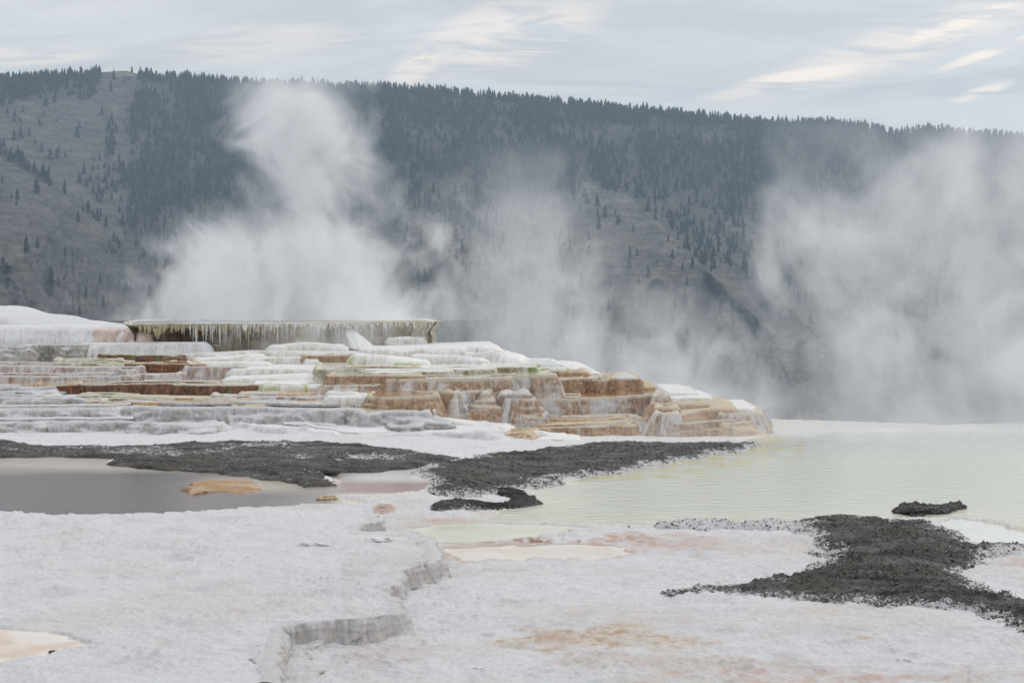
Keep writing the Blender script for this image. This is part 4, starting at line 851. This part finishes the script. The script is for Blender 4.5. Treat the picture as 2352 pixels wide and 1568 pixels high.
u_, v_, d_, near_, cl_, w_ = hill_point(UU, TT)
HX, HY, HZ = (u_-U0)/F*d_, d_, -(v_-V0)/F*d_
def fmask(u, v, tt):
    """how wooded the slope is at this spot 0..1"""
    n = fbm(u/70, v/90, 50, o=4)
    rv = np.interp(u, [p[0] for p in RIDGE], [p[1] for p in RIDGE]); h = v-rv
    f = sstep(60, 20, h-8)*1.0*(1-sstep(210, 240, u)*sstep(345, 330, u))
    # left woods
    f = np.maximum(f, sstep(275, 335, u+.10*(v-300)+30*n+14*pn(v/12, u/60))*sstep(660, 420, v+70*n)*sstep(760, 640, u)*1.0)
    f = np.maximum(f, sstep(460, 480, u)*sstep(860, 820, u)*sstep(40, 20, v-rv-30))
    # main band
    lowedge = np.interp(u, [700, 900, 1000, 1200, 1350, 1500, 1700, 1900, 2352], [520, 470, 440, 500, 470, 450, 510, 540, 600])
    f = np.maximum(f, sstep(680, 820, u)*sstep(30, -60, v-lowedge+80*n))
    f = f*(.45+.75*sstep(-.45, .3, n))
    # cliffs stay bare
    c1 = sstep(.7, .2, np.abs(v-305-.03*(u-1500)+14*n)/34)*sstep(1230, 1300, u)*sstep(1780, 1640, u)
    c2 = sstep(.8, .2, np.abs(v-235+10*n)/20)*sstep(990, 1030, u)*sstep(1220, 1150, u)
    c3 = sstep(1, .3, np.abs(v-205+8*n)/26)*sstep(215, 240, u)*sstep(400, 350, u)
    f = f*(1-.75*c1)*(1-.7*c2)*(1-.9*c3)
    for C_, wd in CRESTS:
        q, e = crest_side(u, v, C_); f = f*(1-.85*e*(q > 0)*(q < wd*.7)); f = np.maximum(f, .5*e*(q < 0)*(q > -38)*(v < 700))
    # scattered elsewhere
    f = np.maximum(f, (.03+.16*sstep(.1, .7, n)*(u > 420))*(v < 900))
    f = np.maximum(f, .55*sstep(1, .5, np.hypot((u-253)/14, (v-320)/75)))
    f = np.maximum(f, .30*sstep(1, .3, np.hypot((u-(240-.0*v))/70, (v-440)/100)))
    f = np.maximum(f, .9*(np.abs(v-(345+.62*u)) < 13)*(u < 118))
    gl = np.abs((u-1180)-.9*(v-460)+25*n) ; f = np.maximum(f, .55*sstep(28, 8, gl)*sstep(400, 470, v)*sstep(640, 560, v))
    gl = np.abs((u-1560)-1.1*(v-500)+20*n) ; f = np.maximum(f, .45*sstep(30, 10, gl)*(v > 430)*sstep(720, 600, v))
    f = np.maximum(f, .5*sstep(1, .4, np.hypot((u-1190)/45, (v-480)/70)))
    f = np.maximum(f, .5*sstep(1, .3, np.hypot((u-940)/50, (v-640)/90)))
    return np.clip(f, 0, 1)
FM = fmask(u_, v_, TT)
nC = fbm(u_/25, v_/25, 60, o=5); st = np.sin((v_+.18*u_+6*fbm(u_/80, v_/80, 3, o=3))/4.2)
C = np.tile(np.array([.095, .090, .085]), u_.shape+(1,))
C = mixc(C, (.17, .155, .145), sstep(-.4, .6, nC)*.9)
C = mixc(C, (.235, .215, .20), np.maximum(sstep(420, 200, u_)*.6, sstep(430, 560, v_)*.3))
C = mixc(C, (.10, .095, .09), sstep(.3, 1, st)*sstep(340, 200, u_)*(v_ < 520)*.35)
C = mixc(C, (.13, .115, .11), sstep(250, 330, u_)*sstep(480, 420, u_)*(v_ > 190)*(v_ < 300)*.5)
C = mixc(C, (.26, .23, .165), sstep(0, .5, fbm(u_/90, v_/60, 66, o=4))*w_*.6)
C = mixc(C, (.32, .28, .20), sstep(1, .3, np.hypot((u_-290)/62, (v_-170)/8)))
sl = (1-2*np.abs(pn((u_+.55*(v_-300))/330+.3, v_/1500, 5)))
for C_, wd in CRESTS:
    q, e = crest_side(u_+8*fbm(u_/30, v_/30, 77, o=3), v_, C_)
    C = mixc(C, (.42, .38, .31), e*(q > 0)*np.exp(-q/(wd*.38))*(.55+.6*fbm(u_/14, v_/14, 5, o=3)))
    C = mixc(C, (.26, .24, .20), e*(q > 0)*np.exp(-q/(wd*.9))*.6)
C = mixc(C, (.10, .09, .085), cl_*.55*sstep(-.1, .5, pn(u_/7, v_/90, 3)))
C = mixc(C, (.035, .042, .034), np.clip(FM*1.2-.35, 0, .85))
t, M['hill'] = mat('mountain_slope'); o_ = t.obj()
fn = t.noise(o_, .035, 8, .7); fv = t.noise(t.scale(o_, (1, 1, .25)), .06, 5, .6)
fs = t.noise(t.scale(o_, (.006, .006, .16)), 1.0, 5, .65, .3)
fg = t.noise(o_, .14, 5, .7)
c = t.mix(t.mapr(fn, .38, .62, .0, .5), t.attr('Col', 'Color'), (.07, .068, .06))
c = t.mix(t.mapr(fs, .44, .60, .0, .45), c, (.06, .056, .055))
c = t.mix(t.mapr(fg, .50, .68, .0, .45), c, (.045, .047, .042))
c = t.mix(t.mapr(fg, .30, .45, .35, .0), c, (.26, .245, .225))
t.bsdf(c, .95, t.bump(t.math('ADD', fn, t.math('MULTIPLY', fv, .6)), .9, 14.0), .1)
hill = mesh_obj('hill', np.stack([HX, HY, HZ], -1).reshape(-1, 3), grid_faces(*UU.shape)[:, ::-1], M['hill'], col=C.reshape(-1, 3))
tag(hill, 'long steep mountainside with bare gullies, cliffs and dark conifer woods', kind='structure')
# back slope so that the mountain has a far side
rid = np.stack([HX[0], HY[0], HZ[0]], -1); b2 = rid+np.array([0, 350, 4]); b3 = rid+np.array([0, 2200, -520])
hb = mesh_obj('hill', np.vstack([rid, b2, b3]), grid_faces(3, len(us)), M['hill'], col=np.tile([.1, .1, .08], (3*len(us), 1)))
tag(hb, 'far side of the mountain beyond the ridge', kind='structure')

# ------------------------------------------------------------------ trees
t, M['fol'] = mat('conifer_foliage'); o_ = t.obj()
t.bsdf(t.mix(t.mapr(t.noise(o_, .12, 3), .35, .65), (.014, .020, .016), (.036, .046, .032)), .95, None, .1)
t, M['bark'] = mat('conifer_bark'); t.bsdf((.06, .045, .035), .95, None, .1)
def conifer(h, seed, wide=.22, tiers=7, seg=7):
    r = random.Random(seed); V, Fs = [], []
    rot = r.uniform(0, 6)
    for k in range(tiers):
        t0 = .10+.90*k/tiers; zt = h*(t0+1.55/tiers); zt = min(zt, h) if k < tiers-1 else h
        R = h*wide*(1-t0)**.8*r.uniform(.75, 1.2)+.02*h; zb = h*t0
        c0 = len(V); V.append((r.uniform(-.02, .02)*h, r.uniform(-.02, .02)*h, zt))
        for j in range(seg):
            a = rot+k+j*2*math.pi/seg; q = R*r.uniform(.55, 1.15)
            V.append((q*math.cos(a), q*math.sin(a), zb+h*r.uniform(-.03, .03)))
        for j in range(seg): Fs.append((c0, c0+1+j, c0+1+(j+1) % seg))
    return np.array(V), np.array(Fs)
def trunk(h):
    V = []; 
    for z, r in ((-.06, .022), (.2, .018), (.9, .004)):
        for j in range(5): a = j*2*math.pi/5; V.append((h*r*math.cos(a), h*r*math.sin(a), h*z))
    Fs = [(i*5+j, i*5+(j+1) % 5, (i+1)*5+(j+1) % 5) for i in range(2) for j in range(5)]+[(i*5+j, (i+1)*5+(j+1) % 5, (i+1)*5+j) for i in range(2) for j in range(5)]
    return np.array(V), np.array(Fs)
cand = []
def place(us_, tts, hs, kind):
    U_, V_, D_ = hill_point(np.array(us_), np.array(tts))[:3]
    for u, v, d, h in zip(U_, V_, D_, hs): cand.append(((u-U0)/F*d, d+2, -(v-V0)/F*d-.3, h, kind, u, v, d))
ru, rt, rh = [], [], []
u = -200.0
while u < 2500:
    if not 232 < u < 348:
        for q in range(2):
            ru.append(u+random.uniform(-3, 3)); rt.append(random.uniform(0, .012)); rh.append(random.uniform(8, 20)*(1.25 if random.random() < .2 else 1))
    u += random.uniform(3.0, 6.5)
place(ru, rt, rh, 'ridge')
NT_ = 130000
uu = rng.uniform(-250, 2500, NT_); qq = rng.random(NT_)**1.5*.8
vv = np.interp(uu, [p[0] for p in RIDGE], [p[1] for p in RIDGE]); vv = vv+(1040-vv)*qq
ok = np.nonzero(rng.random(NT_) < fmask(uu, vv, qq))[0][:12500]
hh_ = np.where(rng.random(len(ok)) < .8, rng.uniform(10, 21, len(ok)), rng.uniform(4, 9, len(ok)))
place(uu[ok], qq[ok], hh_, 'slope')
protos = [conifer(1.0, s, w, n) for s, w, n in ((1, .24, 8), (2, .28, 7), (3, .20, 9), (4, .34, 6), (5, .26, 8))]
pm = []
for i, (V, Fs) in enumerate(protos):
    tv, tf = trunk(1.0); VV = np.vstack([V, tv]); FF = np.vstack([Fs, tf+len(V)])
    me_o = mesh_obj('pine_tree', VV-np.array([0, 0, CAMZ]), FF, None, smooth=False, mats=[M['fol'], M['bark']], fmat=np.r_[np.zeros(len(Fs)), np.ones(len(tf))])
    pm.append(me_o.data); bpy.data.objects.remove(me_o)
inframe = [c for c in cand if -10 < c[5] < 2360]
steamy = lambda c: (430 < c[5] < 900 and c[6] > 215) or (c[5] > 1780 and c[6] > 330) or (c[6] > 600 and c[5] > 380)
order = sorted([c for c in inframe if not steamy(c)], key=lambda c: -c[3]/c[7]*(1.25 if c[4] == 'ridge' else 1))
big = order[:299]; bigset = set(id(c) for c in big)
for c in big:
    o = bpy.data.objects.new('pine_tree', pm[random.randrange(5)]); COL.objects.link(o)
    o.location = (c[0], c[1], c[2]+CAMZ); o.rotation_euler[2] = random.uniform(0, 6); o.scale = (c[3], c[3], c[3])
    if c[4] == 'ridge': tag(o, 'dark conifer in the wooded skyline along the mountain ridge', 'tree', 'conifers along the ridge line')
    elif c[5] < 300: tag(o, 'dark conifer on the bare grey slope at the left of the mountain', 'tree', 'conifers on the bare left slope')
    else: tag(o, 'tall dark conifer among the woods on the mountain face', 'tree', 'conifers on the mountain face')
# lone pine with trunk and crown of its own
a = hill_point(np.array([303.]), np.array([0.002])); d = a[2][0]
lp = bpy.data.objects.new('pine_tree', None); COL.objects.link(lp); lp.location = ((303-U0)/F*d, d, -(a[1][0]-V0)/F*d+CAMZ-.3)
V, Fs = conifer(14.5, 77, .26, 8); mesh_obj('crown', V-np.array([0, 0, CAMZ]), Fs, M['fol'], lp, smooth=False)
V, Fs = trunk(14.5); mesh_obj('trunk', V-np.array([0, 0, CAMZ]), Fs, M['bark'], lp)
tag(lp, 'single dark pine standing alone on the bare rounded knoll of the ridge', 'tree')
AV, AF, off = [], [], 0
for c in cand:
    if id(c) in bigset: continue
    V, Fs = protos[random.randrange(5)]; an = random.uniform(0, 6); ca, sa = math.cos(an), math.sin(an)
    W = np.column_stack([V[:, 0]*ca-V[:, 1]*sa, V[:, 0]*sa+V[:, 1]*ca, V[:, 2]])*c[3]+np.array(c[:3])
    AV.append(W); AF.append(Fs+off); off += len(V)
fo = mesh_obj('forest', np.vstack(AV), np.vstack(AF), M['fol'], smooth=False)
tag(fo, 'dense dark conifer forest covering the upper mountainside', 'forest', kind='stuff')

# ------------------------------------------------------------------ steam
def curve_node(t, x, pts):
    nd = t.n('ShaderNodeFloatCurve', {1: x}); cv = nd.mapping.curves[0]
    while len(cv.points) > 2: cv.points.remove(cv.points[1])
    cv.points[0].location = pts[0]; cv.points[1].location = pts[-1]
    for p in pts[1:-1]: cv.points.new(*p)
    nd.mapping.update(); return nd.outputs[0]
def steam(label, keys, d, thick, dens, nscale=.35, seed=0., edge=.8, contrast=1.0, base_=.10):
    """keys: (v, u_left, u_right, density factor) from the foot up; the plume stands at distance d"""
    zs = np.array([-(k[0]-V0)/F*d for k in keys]); xl = np.array([(k[1]-U0)/F*d for k in keys]); xr = np.array([(k[2]-U0)/F*d for k in keys])
    cx, rx = (xl+xr)/2, (xr-xl)/2; z0, z1 = zs[0], zs[-1]
    nseg, nr = 36, 30
    rows = []
    for i in range(nr):
        z = z0+(z1-z0)*i/(nr-1); c = np.interp(z, zs, cx); r = np.interp(z, zs, rx)
        if i in (0, nr-1): r *= .9
        a = np.arange(nseg)*2*math.pi/nseg
        rows.append(np.column_stack([c+1.3*r*np.cos(a), d+1.3*thick*np.sin(a), np.full(nseg, z)]))
    V = np.vstack(rows); i = np.arange((nr-1)*nseg); a, b = i//nseg, i % nseg; b2 = (b+1) % nseg
    Fs = np.stack([a*nseg+b, a*nseg+b2, (a+1)*nseg+b2, (a+1)*nseg+b], 1).tolist()+[list(range(nseg))[::-1], list(range((nr-1)*nseg, nr*nseg))]
    m = bpy.data.materials.new('steam_vapour'); t = NT(m)
    o = t.obj(); sx = t.n('ShaderNodeSeparateXYZ', {0: o}); x, y, z = sx.outputs
    h = t.mapr(z, z0+CAMZ, z1+CAMZ, 0, 1, 'LINEAR')
    xm, xM = min(xl), max(xr); rM = max(rx)
    hs = (zs-z0)/(z1-z0)
    C_ = t.mapr(curve_node(t, h, [(float(a), float((b-xm)/(xM-xm))) for a, b in zip(hs, cx)]), 0, 1, xm, xM, 'LINEAR')
    R_ = t.math('MULTIPLY', curve_node(t, h, [(float(a), float(b/rM)) for a, b in zip(hs, rx)]), float(rM))
    D_ = curve_node(t, h, [(float(a), float(k[3])) for a, k in zip(hs, keys)])
    ex = t.math('DIVIDE', t.math('SUBTRACT', x, C_), R_); ey = t.math('DIVIDE', t.math('SUBTRACT', y, float(d)), float(thick))
    rr = t.math('SQRT', t.math('ADD', t.math('MULTIPLY', ex, ex), t.math('MULTIPLY', ey, ey)))
    nv = t.n('ShaderNodeMapping', {'Vector': o, 'Location': (seed, seed*2.3, -seed), 'Scale': (1, .9, .85)}).outputs[0]
    n1 = t.n('ShaderNodeTexNoise', {'Vector': nv, 'Scale': nscale, 'Detail': 4.5, 'Roughness': .62, 'Distortion': .7}).outputs[0]
    shape = t.mapr(t.math('ADD', rr, t.math('MULTIPLY', t.math('SUBTRACT', n1, .5), -2.6)), 1.0-edge, 1.05, 1, 0)
    n2 = t.n('ShaderNodeTexNoise', {'Vector': nv, 'Scale': nscale*3.1, 'Detail': 2.5, 'Roughness': .6, 'Distortion': .4}).outputs[0]
    wis = t.mapr(t.math('ADD', t.math('MULTIPLY', n1, .72), t.math('MULTIPLY', n2, .28)), .5-.10/contrast, .5+.13/contrast)
    wis = t.math('ADD', t.math('MULTIPLY', wis, 1.0-base_), base_)
    cap = t.mapr(rr, 1.1, 1.3, 1, 0)
    topf = t.mapr(h, .88, 1.0, 1, 0)
    dn = t.math('MULTIPLY', t.math('MULTIPLY', shape, t.math('MULTIPLY', wis, cap)), t.math('MULTIPLY', t.math('MULTIPLY', D_, topf), dens))
    v = t.n('ShaderNodeVolumePrincipled', {'Color': (.97, .98, 1.0, 1), 'Density': dn, 'Anisotropy': .25})
    t.t.links.new(v.outputs[0], t.out.inputs['Volume'])
    m.volume_intersection_method if False else None
    ob = mesh_obj('steam', V, Fs, m)
    m.cycles.homogeneous_volume = False
    try: m.cycles.volume_step_rate = STEP
    except Exception: pass
    tag(ob, label, 'steam', kind='stuff'); return ob
STEP = .6
steam('tall steam column rising from the highest pool', [(733, 380, 1040, 1.0), (690, 400, 1000, 1.0), (600, 420, 1000, .95), (500, 440, 970, .9), (400, 500, 900, .8), (300, 520, 870, .85), (220, 500, 870, .6), (165, 480, 860, .25), (90, 480, 860, .0)], 104, 6, .56, .19, 3.)
steam('low bank of steam drifting off the left of the highest pool', [(736, 90, 1060, 1.0), (700, 120, 1060, .9), (640, 230, 970, .6), (560, 300, 930, .25), (470, 360, 900, .0)], 95, 5, .60, .24, 11.)
steam('soft steam drifting behind the middle terraces', [(930, 900, 1850, .9), (800, 860, 1700, .9), (700, 860, 1600, .7), (600, 980, 1450, .5), (500, 960, 1420, .3), (380, 1000, 1380, .12), (300, 1000, 1380, 0)], 92, 6, .30, .22, 23., base_=.22)
steam('broad curtain of steam on the right behind the green pool', [(1000, 1380, 3100, 1.0), (900, 1420, 3100, .95), (800, 1500, 3100, .9), (650, 1600, 3100, .8), (500, 1660, 3100, .75), (380, 1680, 3100, .55), (290, 1700, 3100, .3), (210, 1700, 3100, 0)], 82, 7, .30, .19, 37., base_=.22)
steam('bright steam at the far right edge over the pool', [(1000, 2150, 2900, 1.0), (900, 2180, 2900, 1.0), (800, 2230, 2900, .8), (650, 2290, 2900, .5)], 62, 4, .8, .24, 51.)
steam('thin veil of steam along the foot of the tan terraces', [(1010, 1250, 2100, .9), (980, 1330, 2050, .7), (940, 1400, 1900, .5), (880, 1480, 1800, .2)], 53.5, 2.2, .22, .35, 61.)
steam('faint low veil of steam over the far green pool', [(1045, 1900, 3000, .8), (1010, 1900, 3000, .8), (975, 1950, 3000, .4), (930, 2050, 3000, .0)], 54, 4, .22, .25, 91.)
steam('thin steam over the wet white shelf below the overhang', [(800, 500, 1010, .9), (770, 520, 1000, .8), (740, 560, 980, .5)], 74, 2.5, .3, .3, 71.)

# ------------------------------------------------------------------ haze
bx = np.array([(x, y, z) for x in (-9000, 9000) for y in (-1500, 7500) for z in (-800, 700)], float)
hz = mesh_obj('haze', bx, [(0, 1, 3, 2), (4, 6, 7, 5), (0, 4, 5, 1), (2, 3, 7, 6), (0, 2, 6, 4), (1, 5, 7, 3)], None, mats=[], smooth=False)
m = bpy.data.materials.new('haze_air'); t = NT(m)
v = t.n('ShaderNodeVolumePrincipled', {'Color': (.62, .80, 1.0, 1), 'Density': .00013, 'Anisotropy': .2}); t.t.links.new(v.outputs[0], t.out.inputs['Volume'])
m.cycles.homogeneous_volume = True
hz.data.materials.append(m); tag(hz, 'thin blue grey morning haze filling the valley', 'haze', kind='stuff')

# ------------------------------------------------------------------ sky and sun
w = bpy.data.worlds.new('World'); scene.world = w; w.use_nodes = True
nt = w.node_tree; nt.nodes.clear()
class WN(NT):
    def __init__(s, tree): s.t = tree; s.out = tree.nodes.new('ShaderNodeOutputWorld')
t = WN(nt)
SUN_EL, SUN_AZ = math.radians(32), math.radians(35)   # ahead and to the right, above the ridge
sky = t.n('ShaderNodeTexSky', sky_type='NISHITA', sun_disc=False); sky.sun_elevation = SUN_EL; sky.sun_rotation = SUN_AZ
g = t.n('ShaderNodeTexCoord').outputs['Generated']
sx = t.n('ShaderNodeSeparateXYZ', {0: g}); X_, Y_, Z_ = sx.outputs
iz = t.math('DIVIDE', 1.0, t.math('ADD', t.math('MAXIMUM', Z_, 0.0), .10))
cv = t.n('ShaderNodeCombineXYZ', {0: t.math('MULTIPLY', X_, iz), 1: t.math('MULTIPLY', Y_, iz), 2: 0.0}).outputs[0]
cr = t.n('ShaderNodeMapping', {'Vector': cv, 'Rotation': (0, 0, .55), 'Location': (3.1, 1.2, 0), 'Scale': (.55, 1.1, 1)}).outputs[0]
n1 = t.noise(cr, 2.3, 8, .6, .8); n2 = t.noise(cr, 5.5, 7, .65, .8)
cc = t.mix(t.mapr(n1, .35, .65), (.675, .672, .678), (.86, .848, .83))
def dirblob(u, v, ru, rv, slope):
    """patch of thin cloud lit from behind, in the direction of the photo's bright streaks"""
    ax, az = (u-U0)/F, -(v-V0)/F
    dx = t.math('SUBTRACT', t.math('DIVIDE', X_, Y_), ax); dz = t.math('SUBTRACT', t.math('DIVIDE', Z_, Y_), az)
    dz2 = t.math('SUBTRACT', dz, t.math('MULTIPLY', dx, slope))
    q = t.math('ADD', t.math('POWER', t.math('ABSOLUTE', t.math('DIVIDE', dx, ru/F)), 2.0), t.math('POWER', t.math('ABSOLUTE', t.math('DIVIDE', dz2, rv/F)), 2.0))
    return t.math('MULTIPLY', t.mapr(q, 0, 1, 1, 0), t.math('GREATER_THAN', Y_, 0.0))
bl = t.math('MULTIPLY', dirblob(2080, 100, 480, 70, .34), .55)
for a in ((1180, 90, 260, 90, .3, .6), (2255, 212, 90, 18, .3, .9), (1860, 172, 210, 26, .15, 1.0), (2200, 55, 190, 24, .35, 1.0), (2280, 118, 160, 16, .35, 1.0), (1720, 210, 160, 20, .2, .5), (1100, 60, 200, 60, .4, .5), (960, 150, 90, 60, .6, .7), (600, 100, 300, 60, .1, .35), (60, 130, 260, 30, .05, .5)):
    bl = t.math('MAXIMUM', bl, t.math('MULTIPLY', dirblob(*a[:5]), a[5]))
br = t.math('MULTIPLY', bl, t.mapr(n2, .38, .56))
cc = t.mix(t.math('MULTIPLY', br, .95), cc, (1.35, 1.15, .95))
cc = t.mix(1.0, cc, t.n('ShaderNodeCombineXYZ', {0: t.mapr(Z_, .15, .95, 1.0, 1.42, 'LINEAR'), 1: t.mapr(Z_, .15, .95, 1.0, 1.42, 'LINEAR'), 2: t.mapr(Z_, .15, .95, 1.0, 1.42, 'LINEAR')}).outputs[0], 'MULTIPLY')   # overcast sky is brighter overhead
mixs = t.mix(.93, t.mix(1.0, sky.outputs[0], (.10, .10, .10), 'MULTIPLY'), cc)
bg = t.n('ShaderNodeBackground', {0: mixs, 1: 1.0}); nt.links.new(bg.outputs[0], t.out.inputs[0])
sun = bpy.data.lights.new('sun', 'SUN'); sun.energy = 1.1; sun.angle = math.radians(10); sun.color = (1.0, .95, .88)
so = bpy.data.objects.new('sun', sun); COL.objects.link(so)
dirv = Vector((math.sin(SUN_AZ)*math.cos(SUN_EL), math.cos(SUN_AZ)*math.cos(SUN_EL), math.sin(SUN_EL)))
so.rotation_euler = dirv.to_track_quat('Z', 'Y').to_euler()

# ------------------------------------------------------------------ camera and render settings
cam = bpy.data.cameras.new('camera'); cam.lens = F/2352*36; cam.sensor_width = 36; cam.clip_end = 30000; cam.clip_start = .1
cam.shift_y = -(784-V0)/2352
co = bpy.data.objects.new('camera', cam); COL.objects.link(co); co.location = (0, 0, CAMZ); co.rotation_euler = (math.pi/2, 0, 0)
scene.camera = co
scene.render.engine = 'CYCLES'
cy = scene.cycles
cy.max_bounces = 6; cy.diffuse_bounces = 2; cy.glossy_bounces = 2; cy.volume_bounces = 3; cy.transmission_bounces = 2
cy.volume_step_rate = 1.0; cy.volume_max_steps = 96
cy.use_denoising = True; cy.use_adaptive_sampling = True; cy.adaptive_threshold = .03
cy.denoising_prefilter = 'ACCURATE'
try: cy.denoiser = 'OPENIMAGEDENOISE'
except Exception: pass
cy.sample_clamp_indirect = 4
vs_ = scene.view_settings; vs_.view_transform = 'Standard'; vs_.look = 'None'; vs_.exposure = 0; vs_.gamma = 1
